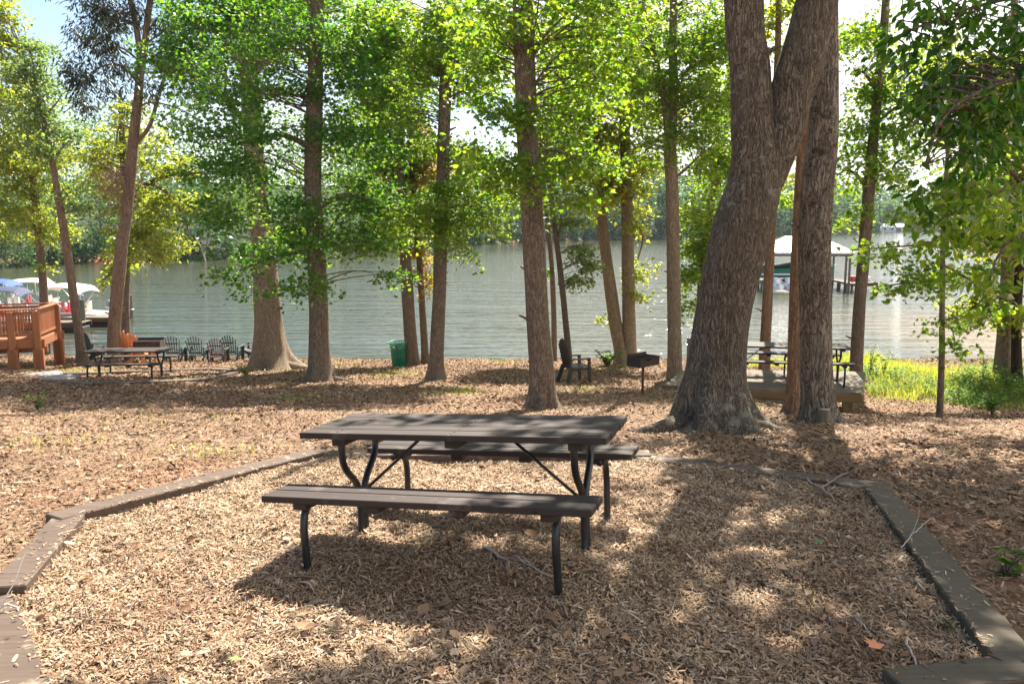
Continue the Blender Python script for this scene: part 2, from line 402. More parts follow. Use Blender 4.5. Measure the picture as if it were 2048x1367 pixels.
M['chip'] = chipmat('wood_chip', [(.13, .074, .040), (.38, .252, .150), (.30, .182, .102), (.53, .395, .26), (.43, .295, .18), (.20, .115, .063), (.70, .565, .41), (.37, .238, .14), (.58, .445, .30), (.25, .152, .085)])
M['litter'] = chipmat('dry_leaf_litter', [(.12, .062, .032), (.25, .145, .075), (.37, .24, .14), (.16, .088, .048), (.50, .375, .26), (.28, .165, .10), (.36, .21, .12), (.21, .14, .09), (.44, .32, .22)])

# ground sheet: clay, duff and, beyond the lake, forest floor
m, nt, out = mat('bare_ground'); g = NT(nt)
pos = g.n('ShaderNodeNewGeometry').outputs['Position']
sp = g.n('ShaderNodeSeparateXYZ', {0: pos})
n1 = g.noise(pos, .55, 5); n2 = g.noise(pos, 38, 6, .7); n3 = g.noise(g.mapping(pos, (1, 1, 1), (7, 3, 0)), 150, 4, .7)
c = g.ramp(n2, [(.25, (.075, .045, .028)), (.5, (.19, .115, .065)), (.75, (.32, .21, .13))])
c = g.mix(g.ramp(n1, [(.5, 0.0), (.64, .65)]), c, (.30, .135, .075))
c = g.mix(g.ramp(n3, [(.5, 0.0), (.7, .55)]), c, (.40, .29, .19))
lake = g.math('GREATER_THAN', sp.outputs[1], 60)
far = g.ramp(g.noise(pos, .3, 4), [(.35, (.02, .03, .012)), (.6, (.05, .06, .02)), (.8, (.17, .09, .05))])
clay = g.ramp(g.n('ShaderNodeMapRange', {0: sp.outputs[2], 1: ZW, 2: ZW + 1.4}).outputs[0], [(.3, 1.0), (.9, 0.0)])
far = g.mix(g.math('MULTIPLY', clay, g.ramp(g.noise(pos, .09, 2), [(.5, 0.0), (.56, 1.0)])), far, (.36, .16, .09))
c = g.mix(lake, c, far)
b = g.n('ShaderNodeBsdfPrincipled', {'Base Color': c, 'Roughness': .95, 'Specular IOR Level': .15, 'Normal': g.bump(g.math('ADD', n2, g.math('MULTIPLY', n3, .5)), .8, .03)})
nt.links.new(b.outputs[0], out.inputs[0]); M['ground'] = m
# lake water
m, nt, out = mat('lake_water'); g = NT(nt)
pos = g.n('ShaderNodeNewGeometry').outputs['Position']
w1 = g.noise(g.mapping(pos, (.075, .60, 1), rot=(0, 0, .12)), 1.0, 5, .6)
w2 = g.noise(g.mapping(pos, (.42, 2.0, 1), rot=(0, 0, -.1)), 1.0, 4, .6)
w3 = g.noise(g.mapping(pos, (.03, .09, 1), rot=(0, 0, .1)), 1.0, 3, .5)
h = g.math('ADD', g.math('MULTIPLY', w1, 1.0), g.math('MULTIPLY', w2, .30))
h = g.math('MULTIPLY', h, g.math('ADD', .45, w3)); nb = g.bump(h, 1.0, .24)
c = g.mix(w3, (.030, .034, .018), (.060, .060, .028))
sx = g.n('ShaderNodeSeparateXYZ', {0: pos})
silt = g.math('MULTIPLY', g.n('ShaderNodeMapRange', {0: sx.outputs[0], 1: 17.0, 2: 25.0}).outputs[0], g.n('ShaderNodeMapRange', {0: sx.outputs[1], 1: 56.0, 2: 37.0}).outputs[0])
c = g.mix(silt, c, (.26, .16, .065))
b = g.n('ShaderNodeBsdfPrincipled', {'Base Color': c, 'Roughness': .07, 'IOR': 1.34, 'Specular IOR Level': .9, 'Normal': nb})
nt.links.new(b.outputs[0], out.inputs[0]); M['water'] = m

# ------------------------------------------------------------------ setting: ground and lake
def spaced(lo, hi, fine, c0, c1, grow):
    a = list(np.arange(c0, c1 + 1e-6, fine)); s = fine; v = c1
    while v < hi: s *= grow; v += s; a.append(min(v, hi))
    s = fine; v = c0; pre = []
    while v > lo: s *= grow; v -= s; pre.append(max(v, lo))
    return np.array(pre[::-1] + a)
gx = spaced(-1500, 1500, .16, -12, 12, 1.045); gy = spaced(-60, 1900, .16, 1, 36, 1.035)
GX, GY = np.meshgrid(gx, gy); GV = np.stack([GX, GY, ground_z(GX, GY)], -1).reshape(-1, 3)
nx, ny = len(gx), len(gy)
ii, jj = np.meshgrid(np.arange(nx - 1), np.arange(ny - 1)); q = (jj * nx + ii).ravel()
tag(fast('ground', GV, np.stack([q, q + 1, q + nx + 1, q + nx], -1), M['ground'], smooth=True), kind='structure')
tag(fast('lake_water', np.array([(-1500, 30, ZW), (1500, 30, ZW), (1500, 1900, ZW), (-1500, 1900, ZW)]), np.array([[0, 1, 2, 3]]), M['water']), kind='structure')

# ------------------------------------------------------------------ picnic tables
def make_table(label, group, L=1.93, legs=(-.75, .75), cleats=(-.73, -.28, .22, .73)):
    W, off, hb, ht = .729, .662, .48, .762
    root = empty('picnic_table', (0, 0, 0), 0, label, 'picnic table', group)
    mb = MB(); bw = (W - 4 * .006) / 5
    for i in range(5):
        mb.box(((i % 2) * .003, -W / 2 + bw / 2 + i * (bw + .006), ht - .019 + (i % 3) * .0008), (L + (i % 2) * .004, bw, .038))
    for i in range(5):
        for x in (legs[0] + .03, .03, legs[-1] + .03):
            for d_ in (-.03, .03): mb.prism([(x + .01 * math.cos(t), -W / 2 + bw / 2 + i * (bw + .006) + d_ + .01 * math.sin(t)) for t in np.arange(6) * math.pi / 3], ht - .004, ht + .003)
    mb.build('tabletop', M['table'], root, bevel=.003)
    for x in (legs[0], 0.0 if len(legs) == 2 else .35, legs[-1]):
        MB().box((x + .03, 0, ht - .0625), (.085, W - .07, .045)).build('cleat', M['table'], root, bevel=.003)
    for sgn in (-1, 1):
        mb = MB()
        for j in (-1, 1):
            mb.box((j * .002, sgn * off + j * .0725, hb - .019 + j * .0006), (L, .139, .038))
        seat = mb.build('bench_seat', M['table'], root, bevel=.004)
        for x in cleats:
            MB().box((x * L / 1.93, sgn * off, hb - .0595), (.085, .25, .040)).build('cleat', M['table'], seat, bevel=.003)
        for x in legs:
            P = [(-.49, .422), (-.58, .422), (-.655, .405), (-.705, .35), (-.722, .25), (-.712, .1), (-.70, -.02), (-.66, -.055), (-.12, -.055), (-.055, -.03), (-.031, .06), (-.031, .27), (-.045, .34), (-.10, .41), (-.185, .485), (-.225, .55), (-.235, .62), (-.235, .695)]
            pts = catmull([(x, -sgn * p[0] if sgn > 0 else p[0], p[1]) for p in P], .03)
            MB().tube(pts, .0225, 10).build('leg', M['tube'], root, smooth=True)
    for x in (legs[0], legs[-1]):
        sg = 1 if x > 0 else -1
        MB().tube([(x - sg * .02, 0, .31), (x - sg * .50, 0, ht - .045)], .0105, 8).build('brace', M['tube'], root, smooth=True)
    return root
tb = make_table('large dark brown picnic table in the foreground inside the border boards', 'picnic tables')
tb.matrix_world = Matrix.Translation((-.264, 5.019, 0)) @ Matrix.Rotation(-.2973, 4, 'Z') @ Matrix.Rotation(-.0523, 4, 'X') @ Matrix.Rotation(-.0586, 4, 'Y')

t2 = copy_tree(tb)
p = ground_at(262, 755)
t2['label'] = 'small distant picnic table beside the park grill and adirondack chairs'
t2.matrix_world = Matrix.Translation(p + np.array([.0, .0, .03])) @ Matrix.Rotation(.06, 4, 'Z') @ Matrix.Scale(1.12, 4, (1, 0, 0))

# wooden platform at the right with the third table on it
ZD = -1.56
def on_z(px, py, z):
    d = ray(px, py); t = (z - HC) / d[2]; return np.array([0, 0, HC]) + d * t
DK = [on_z(1325, 770, ZD), on_z(1723, 786, ZD), on_z(1730, 743, ZD), on_z(1372, 737, ZD)]
dk = empty('deck_platform', (DK[0][0], DK[0][1], gz(*DK[0][:2])), 0, 'low grey wooden platform deck behind the big forked tree', 'deck')
def loc(o, P): return tuple(float(a) - float(b) for a, b in zip(P, o.location))
mb = MB(); nb = 30
for i in range(nb):
    a, b2 = i / nb, (i + .93) / nb
    q4 = [DK[0] + (DK[3] - DK[0]) * a, DK[1] + (DK[2] - DK[1]) * a, DK[1] + (DK[2] - DK[1]) * b2, DK[0] + (DK[3] - DK[0]) * b2]
    top = [loc(dk, p) for p in q4]; mb.add(top + [(x, y, z - .035) for x, y, z in top], [(0, 1, 2, 3), (7, 6, 5, 4), (0, 4, 5, 1), (1, 5, 6, 2), (2, 6, 7, 3), (3, 7, 4, 0)])
mb.build('deck_boards', M['deck'], dk)
ex = (DK[1] - DK[0]); ex /= np.linalg.norm(ex); ey = (DK[3] - DK[0]); ey /= np.linalg.norm(ey)
for a, b2 in ((0, 1), (1, 2), (3, 2), (0, 3)):
    A, B = DK[a] + np.array([0, 0, -.125]), DK[b2] + np.array([0, 0, -.125])
    MB().bar(loc(dk, A), loc(dk, B), .045, .17).build('fascia', M['fascia'] if a < 2 else M['deck'], dk, bevel=.004)
for s_, t_ in ((.925, .03), (.6, .03), (.3, .03), (.93, .9), (.5, .9), (.05, .9)):
    P = DK[0] + (DK[1] - DK[0]) * s_ + (DK[3] - DK[0]) * t_; zg = gz(P[0], P[1])
    h_ = ZD - .21 - zg + .05
    if h_ > .03:
        MB().box(loc(dk, (P[0], P[1], zg - .05 + h_ / 2)), (.12, .12, h_), math.atan2(ex[1], ex[0])).build('post', M['fascia'], dk, bevel=.004)
A = on_z(1470, 797, ZD - .24); B = on_z(1600, 806, ZD - .24)
MB().bar(loc(dk, A), loc(dk, B), .28, .045).build('step', M['deck'], dk, bevel=.004)
MB().bar(loc(dk, A + np.array([0, .03, -.1])), loc(dk, B + np.array([0, .03, -.1])), .045, .15).build('step_riser', M['dockside'], dk)
t3 = make_table('long picnic table standing on the grey platform deck', 'picnic tables', 2.5, (-1.08, .0, 1.05), (-.8, -.3, .25, .8))
P0 = on_z(1478, 758, ZD); P1 = on_z(1668, 766, ZD)
c0 = (P0 + P1) / 2
t3.location = (c0[0] + .1, c0[1] + .1, ZD + .06); t3.rotation_euler = (0, 0, math.atan2(ex[1], ex[0]) + .04)
pp = at(1376, 742, 20.4)
pt = empty('wooden_post', (pp[0], pp[1], gz(pp[0], pp[1])), 0, 'short dark post half hidden behind the big forked trunk', 'post')
MB().box((0, 0, .55), (.08, .08, 1.1)).build('shaft', M['post'], pt, bevel=.006)
MB().box((0, 0, 1.12), (.1, .1, .04)).build('cap', M['post'], pt, bevel=.006)

# ------------------------------------------------------------------ border boards around the foreground table
def gpt(px, py, dz=0.0):
    P = ground_at(px, py); return Vector((P[0], P[1], gz(P[0], P[1]) + dz))
BOARDS = []
def border(a, b, w, lab, mt, h=.11, top=.055, name='border_board', ext=0.0, grp='border boards around the foreground table', da=0.0, db=0.0):
    A, B = gpt(*a), gpt(*b); d = (B - A).normalized(); A = A - d * ext; B = B + d * ext
    c = (A + B) / 2; e = tag(MB().bar(A - c + Vector((0, 0, top - h / 2 + da)), B - c + Vector((0, 0, top - h / 2 + db)), w, h).build(name, mt, None, bevel=.008), lab, 'border board', grp)
    e.location = c; BOARDS.append((A, B, w, top)); return e
border((60, 1440), (-16, 1222), .205, 'worn brown border board running out of the bottom corner near the camera', M['border'], top=.062, ext=.03)
border((12, 1196), (140, 1046), .20, 'short pale-worn brown border board between two corners beside the sunlit mulch', M['border'], top=.066)
border((118, 1050), (628, 917), .19, 'long dark border board slanting back behind the table bench', M['border'], top=.075, h=.16, ext=.04)
border((622, 915), (1300, 915), .19, 'border board passing behind the legs of the table', M['border'], top=.05)
border((1262, 918), (1782, 984), .19, 'thin sunlit border board in front of the forked tree, half buried in mulch', M['border'], top=.048)
border((1758, 990), (2040, 1350), .20, 'wide mossy border board with dappled light beside the green seedling', M['border_old'], top=.055, ext=.02)
border((1790, 1392), (2120, 1350), .20, 'dark border board at the bottom corner under the mossy one', M['border_old'], top=.07)

# ring of old timbers around the distant table
ring = [(89, 763), (186, 771), (300, 768), (415, 762), (484, 744), (424, 741), (212, 748), (102, 750)]
rl = ['grey timber at the flagstone end of the distant ring', 'dark timber in front of the distant table', 'low timber at the middle front of the distant ring', 'raised grey timber slanting up to the stump-footed tree', 'pale timber end beside the yellow seedling', 'thin far timber behind the distant grill post', 'dark far timber behind the distant table', 'short timber beside the flagstones']
for i in range(7):
    border(ring[i], ring[(i + 1) % 8], .16, rl[i], M['border'] if i % 2 else M['deck'], h=.16, top=.07 + .004 * (i % 3), name='ring_timber', grp='timbers around the distant table')
for i, (px, py, w, d) in enumerate([(84, 752, .9, .6), (118, 758, 1.0, .6)]):
    P = gpt(px, py); a = np.linspace(0, 2 * math.pi, 9)[:-1]
    e = tag(MB().prism([(w * .5 * math.cos(t) * random.uniform(.85, 1.1), d * math.sin(t) * random.uniform(.85, 1.1)) for t in a], -.06, .05).build('flagstone', M['stone'], None, bevel=.015), ['flat grey flagstone near the red deck post', 'flat grey flagstone inside the end of the timber ring'][i], 'flagstone', 'flagstones'); e.location = P

# ------------------------------------------------------------------ adirondack chairs
def make_chair(mt, label, tall=1.0, group='adirondack chairs by the lake'):
    r = empty('adirondack_chair', (0, 0, 0), 0, label, 'chair', group)          # faces +Y locally
    tilt = .33
    mb = MB(); n = 7
    for i in range(n):
        u = (i - (n - 1) / 2) / ((n - 1) / 2)
        hgt = (.84 - .17 * u * u) * tall
        x0, x1 = u * .20, u * .30
        a = Vector((x0, -.20, .27)); d = Vector((x1 - x0, -math.sin(tilt) * hgt, math.cos(tilt) * hgt)); b = a + d
        mb.bar(a, b, .020, .094, up=(0, 1, .4))
    for z in (.12, .50):
        c = Vector((0, -.20 - math.sin(tilt) * z, .27 + math.cos(tilt) * z)) + Vector((0, -.025, -.01))
        mb.box(c, (.46, .02, .05))
    mb.build('backrest', mt, r, bevel=.004)
    mb = MB()
    for i in range(6):
        y = -.20 + i * .095; z = .27 + .018 * i
        mb.box((0, y, z), (.50, .082, .02), M=Matrix.Rotation(.18, 3, 'X'))
    mb.build('seat', mt, r, bevel=.003)
    for s in (-1, 1):
        MB().box((s * .33, .06, .565), (.125, .70, .024)).build('armrest', mt, r, bevel=.006)
        MB().box((s * .30, .30, .275), (.085, .05, .55), M=Matrix.Rotation(s * .04, 3, 'Y')).build('leg', mt, r, bevel=.004)
        mb = MB(); mb.bar((s * .262, -.46, .02), (s * .262, .30, .36), .028, .12); mb.bar((s * .30, -.33, .0), (s * .30, -.24, .555), .03, .07)
        mb.build('side_rail', mt, r, bevel=.004)
    return r
def place(o, px, py, rz, s=1.0, Y=None):
    P = ground_at(px, py) if Y is None else at(px, py, Y)
    o.location = (P[0], P[1], gz(P[0], P[1]) - .01); o.rotation_euler = (0, 0, rz); o.scale = (s, s, s); return o
cg = make_chair(M['chair_green'], 'dark green slatted chair nearest the park grill, back turned')
place(cg, 351, 722, .12)
c2 = copy_tree(cg); c2['label'] = 'dark green slatted chair between the side table and the brown chair'; place(c2, 396, 722, .08)
c3 = copy_tree(cg); c3['label'] = 'dark green slatted chair on the lake side of the brown chair'; place(c3, 466, 720, -.05)
c4 = copy_tree(cg); c4['label'] = 'green chair seen edge-on at the left end of the group, turned sideways'; place(c4, 196, 719, -1.35)
cb = make_chair(M['chair_brown'], 'brown round-backed slatted chair among the green ones'); place(cb, 437, 725, .1, .95)
c5 = copy_tree(cb); c5['label'] = 'dark brown chair in profile half hidden by the flared tree base'; place(c5, 506, 716, 1.45, 1.05)
co = make_chair(M['chair_orange'], 'orange wooden chair beside the reddish leaning tree'); place(co, 257, 724, -.15, 1.25)
c6 = copy_tree(co); c6['label'] = 'orange wooden chair partly hidden behind the park grill'; place(c6, 284, 725, -.3, 1.08)
cn = empty('patio_chair', (0, 0, 0), 0, 'tall black-brown plastic chair alone under the thin trees', 'chair')
mb = MB()
for i in range(7):
    u = (i - 3) / 3; hgt = .72 - .16 * u * u
    mb.bar((u * .19, -.25, .44), (u * .25, -.25 - .20 * hgt, .44 + hgt), .02, .064, up=(0, 1, .3))
mb.box((0, -.275, .55), (.46, .02, .05)); mb.box((0, -.345, .88), (.50, .02, .04)); mb.build('backrest', M['chair_black'], cn, bevel=.004)
mb = MB()
for i in range(6): mb.box((0, -.21 + i * .088, .415 + .008 * i), (.50, .078, .025))
mb.build('seat', M['chair_black'], cn, bevel=.003)
for s_ in (-1, 1):
    MB().box((s_ * .29, -.02, .655), (.075, .56, .03)).build('armrest', M['chair_black'], cn, bevel=.006)
    MB().bar((s_ * .285, .22, .64), (s_ * .285, .25, .0), .05, .075).build('leg', M['chair_black'], cn, bevel=.004)
    MB().bar((s_ * .26, -.24, .46), (s_ * .275, -.40, .0), .05, .10).build('leg', M['chair_black'], cn, bevel=.004)
    MB().bar((s_ * .262, -.26, .38), (s_ * .262, .25, .40), .03, .06).build('side_rail', M['chair_black'], cn, bevel=.004)
place(cn, 1152, 764, -1.2, 1.0)
st = empty('side_table', gpt(374, 721), .05, 'small dark green side table between two green chairs', 'side table')
MB().box((0, 0, .48), (.62, .5, .03)).build('table_top', M['chair_green'], st, bevel=.005)
for sx in (-1, 1):
    for sy in (-1, 1): MB().bar((sx * .26, sy * .2, 0), (sx * .2, sy * .17, .47), .05, .05).build('leg', M['chair_green'], st)

# ------------------------------------------------------------------ park grills
def make_grill(label):
    r = empty('park_grill', (0, 0, 0), 0, label, 'grill', 'park grills on posts')
    MB().tube([(0, 0, -.1), (0, 0, .70)], .030, 12).build('post', M['rustpost'], r, smooth=True)
    w, d, h, t = .70, .40, .21, .006; z = .70
    mb = MB()
    mb.box((0, 0, z + .003), (w, d, t))
    mb.box((0, d / 2, z + h / 2 + .03), (w, t, h + .06)); mb.box((-w / 2, 0, z + h / 2), (t, d - .01, h)); mb.box((w / 2, 0, z + h / 2), (t, d - .01, h))
    for x0, x1, hh in ((-w / 2, -w * .18, .25), (-w * .18, w * .05, .17), (w * .05, w / 2, .25)):
        mb.box(((x0 + x1) / 2, -d / 2, z + hh * .42), (x1 - x0, t, hh * .84))
    mb.build('firebox', M['rust'], r)
    mb = MB()
    for i in range(11): mb.box((-.30 + i * .06, 0, z + .19), (.011, d - .02, .011))
    mb.box((0, -d / 2 - .02, z + .20), (.62, .012, .012)); mb.build('grate', M['rust'], r)
    for s in (-1, 1): MB().tube([(s * .24, -d / 2 - .02, z + .2), (s * .24, -d / 2 - .12, z + .215), (s * .18, -d / 2 - .13, z + .215)], .008, 6).build('handle', M['rust'], r)
    return r
g1 = make_grill('rusty brown park grill with notched box beside the platform deck'); place(g1, 1285, 787, .72, .88)
g2 = copy_tree(g1); g2['label'] = 'wide dark park grill standing behind the small distant table'; place(g2, 301, 738, .1, 1.2)
g2.scale = (1.18, 1.2, 1.05)

# ------------------------------------------------------------------ litter bin
P = ground_at(800, 733)
bn = empty('litter_bin', (P[0], P[1], gz(P[0], P[1])), .3, 'green slatted steel litter bin by the shore', 'litter bin')
bn.rotation_euler = (.0, -.05, .3)
mb = MB(); nS = 30
for i in range(nS):
    a = 2 * math.pi * i / nS; ca, sa = math.cos(a), math.sin(a)
    pr = [(.27, .03), (.285, .40), (.295, .74), (.315, .83), (.36, .885)]
    for (r0, z0), (r1, z1) in zip(pr, pr[1:]):
        mb.bar((r0 * ca, r0 * sa, z0), (r1 * ca, r1 * sa, z1), .034, .006, up=(ca, sa, 0.01))
mb.build('slats', M['binngreen'], bn)
def ringtube(r, z, t): return MB().tube([(r * math.cos(a), r * math.sin(a), z) for a in np.linspace(0, 2 * math.pi, 41)], t, 8, cap=False)
ringtube(.365, .888, .016).build('rim', M['binngreen'], bn, smooth=True)
for z, r in ((.06, .277), (.42, .293), (.72, .300)): ringtube(r, z, .008).build('hoop', M['binngreen'], bn, smooth=True)
MB().lathe([(.0, .04), (.235, .045), (.25, .70), (.24, .70), (.225, .06), (0, .06)], 28).build('liner', M['binliner'], bn, smooth=True)

# ------------------------------------------------------------------ red-stained boardwalk at the left
Q2 = ground_at(79, 741); Y2 = float(Q2[1]); zd = HC - (678 - 445) / 1650 * Y2
def dpt(px, py): return on_z(px, py, zd)
D2, D3, D1 = dpt(76, 676), dpt(116, 659), dpt(25, 678)
dirL = (D1 - D2) / np.linalg.norm(D1 - D2); D0 = D2 + dirL * 4.2; DB = D3 + dirL * 5.0
bw = empty('boardwalk', (D2[0], D2[1], gz(*D2[:2])), 0, 'red-stained raised wooden boardwalk with slatted railing', 'boardwalk')
quad = [D0, D2, D3, DB]
mb = MB(); nb = 26
for i in range(nb):
    a, b2 = i / nb, (i + .94) / nb
    q4 = [D0 + (D2 - D0) * a, D0 + (D2 - D0) * b2, DB + (D3 - DB) * b2, DB + (D3 - DB) * a]
    tp = [loc(bw, p) for p in q4]; mb.add(tp + [(x, y, z - .04) for x, y, z in tp], [(0, 1, 2, 3), (7, 6, 5, 4), (0, 4, 5, 1), (1, 5, 6, 2), (2, 6, 7, 3), (3, 7, 4, 0)])
mb.build('deck_boards', M['redwood'], bw)
def edge(A, B, rail=True):
    dz = np.array([0, 0, 1.0]); e = (B - A) / np.linalg.norm(B - A); L_ = np.linalg.norm(B - A)
    MB().bar(loc(bw, A - dz * .17 - e * .05), loc(bw, B - dz * .17 + e * .18), .07, .26).build('fascia', M['redwood'], bw, bevel=.006)
    if rail:
        MB().bar(loc(bw, A + dz * .90), loc(bw, B + dz * .90), .17, .045).build('handrail', M['redwood'], bw, bevel=.006)
        mb = MB(); mb.bar(loc(bw, A + dz * .80), loc(bw, B + dz * .80), .04, .09); mb.bar(loc(bw, A + dz * .12), loc(bw, B + dz * .12), .04, .09)
        n = int(L_ / .085)
        for i in range(n):
            c = A + e * (i + .5) * L_ / n; mb.box(loc(bw, c + dz * .46), (.036, .036, .74), math.atan2(e[1], e[0]))
        mb.build('railing', M['redwood'], bw)
edge(D0, D2); edge(D2, D3); edge(DB, D3)
nrm = np.array([dirL[1], -dirL[0], 0]); nrm = nrm if nrm[1] < 0 else -nrm
for (Pp, wv) in ((D1, .20), (D2, .20), (D3, .22), (D0, .2), (DB + (D3 - DB) * .45, .24), (DB, .2)):
    c = Pp + nrm * .10; zg = gz(c[0], c[1]); top = zd + .87
    if Pp is not D3 and Pp[1] > D3[1] - .3: top = zd - .05; 
    MB().box(loc(bw, (c[0], c[1], (zg - .1 + top) / 2)), (wv, .16, top - zg + .1), math.atan2(-dirL[1], -dirL[0])).build('post', M['redwood'], bw, bevel=.03)
    MB().box(loc(bw, (c[0] - nrm[0] * .02, c[1] - nrm[1] * .02, (zg - .1 + zd - .32) / 2)), (wv + .09, .2, zd - .32 - zg + .1), math.atan2(-dirL[1], -dirL[0])).build('pier', M['redwood'], bw, bevel=.008)
mb = MB(); mb.bar(loc(bw, D0 - np.array([0, -.5, .40])), loc(bw, D2 - np.array([0, -.5, .40])), .1, .2); mb.build('beam', M['redwood'], bw)

# ------------------------------------------------------------------ boats and docks at the left
def make_boat(canopy, label, L=4.6):
    r = empty('motorboat', (0, 0, 0), 0, label, 'boat', 'moored boats beyond the boardwalk')     # bow towards -X
    B = 1.0; rings = []
    for t in np.linspace(0, 1, 9):
        x = -L / 2 + L * t; w = B * (min(1, .12 + 1.6 * t) ** .6 if t < .5 else 1); zt = .62 - .12 * t; zk = -.05 + .25 * max(0, .35 - t)
        rings.append([(x, -w, zt), (x, -w * .82, zk + .12), (x, 0, zk - .1), (x, w * .82, zk + .12), (x, w, zt), (x, w * .86, zt + .02), (x, w * .8, .22), (x, -w * .8, .22), (x, -w * .86, zt + .02)])
    MB().loft(rings).build('hull', M['hullwhite'], r, smooth=False)
    MB().bar((-L / 2 + .5, -B - .005, .34), (L / 2, -B - .005, .30), .02, .13).build('hull_stripe', M['red'], r)
    for i, x in enumerate((-.4, .75)):
        mb = MB(); mb.box((x, -.35, .45), (.5, .5, .42)); mb.box((x + .22, -.35, .85), (.1, .5, .5)); mb.box((x, .4, .45), (.5, .5, .42)); mb.box((x + .22, .4, .85), (.1, .5, .5))
        mb.build('seat', M['tan'] if i else M['red'], r, bevel=.05)
    mb = MB(); mb.box((-.95, .3, .6), (.35, .7, .8)); mb.bar((-1.1, .3, 1.0), (-.95, .3, 1.3), .66, .02); mb.build('console', M['white'], r, bevel=.04)
    # bimini canopy: an arched sheet with its bows
    rings = []
    for t in np.linspace(0, 1, 9):
        x = -1.2 + 2.5 * t; zc = 2.02 + .13 * math.sin(math.pi * t) - (.25 if t in (0, 1) else 0)
        rg = [(x, B * .95 * s, zc - .16 * s * s) for s in np.linspace(-1, 1, 7)]
        rings.append(rg + [(a, b2, c - .035) for a, b2, c in rg[::-1]])
    MB().loft(rings).build('canopy', canopy, r)
    for x0, x1 in ((.1, -1.1), (.1, 0.05), (.1, 1.2)):
        mb = MB()
        for s in (-1, 1): mb.tube([(x0, s * .98, .55), (x1, s * .93, 1.86)], .02, 8)
        mb.build('canopy_pole', M['alu'], r, smooth=True)
    mo = MB().box((L / 2 + .28, 0, .95), (.62, .38, .44), M=Matrix.Rotation(.25, 3, 'Y')).build('outboard_motor', M['greymotor'], r, bevel=.09)
    MB().box((L / 2 + .22, 0, .40), (.18, .14, .95), M=Matrix.Rotation(.1, 3, 'Y')).build('motor_leg', M['greymotor'], mo, bevel=.03)
    return r
b1 = make_boat(M['cream'], 'motorboat with cream canopy and grey outboard beside the leaning tree')
P = at(140, 642, 46.5); b1.location = (P[0], P[1], ZW + .05); b1.rotation_euler = (0, 0, -.12)
def set_canopy(o, mt):
    for ch in bpy.data.objects:
        if ch.parent == o and ch.name.startswith('canopy') and 'pole' not in ch.name:
            ch.data = ch.data.copy(); ch.data.materials[0] = mt
b2 = copy_tree(b1); b2['label'] = 'motorboat with dark blue canopy behind the boardwalk'; set_canopy(b2, M['navy'])
P = at(8, 640, 44.0); b2.location = (P[0], P[1], ZW + .05); b2.rotation_euler = (0, 0, .15)
b3 = copy_tree(b1); b3['label'] = 'farther motorboat whose pale canopy shows behind the first trunk'
P = at(66, 636, 50.5); b3.location = (P[0], P[1], ZW + .05); b3.rotation_euler = (0, 0, .3)
b4 = copy_tree(b1); b4['label'] = 'motorboat with bright blue canopy at the picture edge beyond the navy one'; set_canopy(b4, M['blue'])
P = at(-6, 638, 48.5); b4.location = (P[0], P[1], ZW + .15); b4.rotation_euler = (0, 0, .1)
def make_dock(label, L, W_):
    r = empty('floating_dock', (0, 0, 0), 0, label, 'dock', 'floating docks')
    mb = MB(); n = int(L / .3)
    for i in range(n): mb.box((-L / 2 + (i + .5) * L / n, 0, .48), (L / n - .012, W_, .035))
    mb.build('deck_boards', M['deck'], r)
    MB().box((0, -W_ / 2 + .02, .36), (L, .04, .2)).build('side_board', M['dockside'], r); MB().box((0, W_ / 2 - .02, .36), (L, .04, .2)).build('side_board', M['dockside'], r)
    mb = MB(); k = max(2, int(L / 1.2))
    for i in range(k): mb.box((-L / 2 + (i + .5) * L / k, 0, .12), (L / k - .08, W_ - .2, .30))
    mb.build('floats', M['black'], r, bevel=.04); return r
d1 = make_dock('brown floating dock with black floats nearest the boardwalk', 3.2, 1.1)
P = at(112, 660, 42.5); d1.location = (P[0], P[1], ZW); d1.rotation_euler = (0, 0, .05)
d2 = make_dock('brown floating dock under the boat with the grey outboard', 3.4, 1.1)
P = at(180, 646, 44.8); d2.location = (P[0] - .2, P[1], ZW); d2.rotation_euler = (0, 0, .03)
def make_pile(label, h):
    r = empty('dock_pile', (0, 0, 0), 0, label, 'pile', 'dock piles in the water')
    MB().tube([(0, 0, -1), (0, 0, h)], [.13, .125], 14).build('shaft', M['pile'], r, smooth=False)
    ringtube(.16, .45, .03).build('collar', M['alu'], r, smooth=True); return r
q1 = make_pile('grey-green dock pile beside the leaning tree', 1.6); P = at(168, 657, 42.9); q1.location = (P[0], P[1], ZW)
q2 = make_pile('dark dock pile just past the twin reddish trunks', 1.3); P = at(263, 632, 49); q2.location = (P[0], P[1], ZW); 

# ------------------------------------------------------------------ boat shelter on the lake, right
P = at(1600, 575, 70.0); S0 = np.array([P[0], P[1], ZW])
bh = empty('boat_shelter', S0, -.10, 'open boat shelter with white hip roof standing in the lake', 'boat shelter')
hw, hd = 3.62, 2.6
mb = MB()
ez, rz_ = 3.18, 4.42
V = [(-hw, -hd, ez), (hw, -hd, ez), (hw, hd, ez), (-hw, hd, ez), (-1.45, 0, rz_), (1.45, 0, rz_)]
V += [(x * .985, y * .985, z - .14) for x, y, z in V[:4]] + [(-1.42, 0, rz_ - .14), (1.42, 0, rz_ - .14)]
mb.add(V, [(0, 1, 5, 4), (1, 2, 5), (2, 3, 4, 5), (3, 0, 4), (7, 6, 10, 11), (8, 7, 11), (9, 8, 11, 10), (6, 9, 10), (0, 6, 7, 1), (1, 7, 8, 2), (2, 8, 9, 3), (3, 9, 6, 0)])
rf = mb.build('roof', M['roofwhite'], bh)
mb = MB()
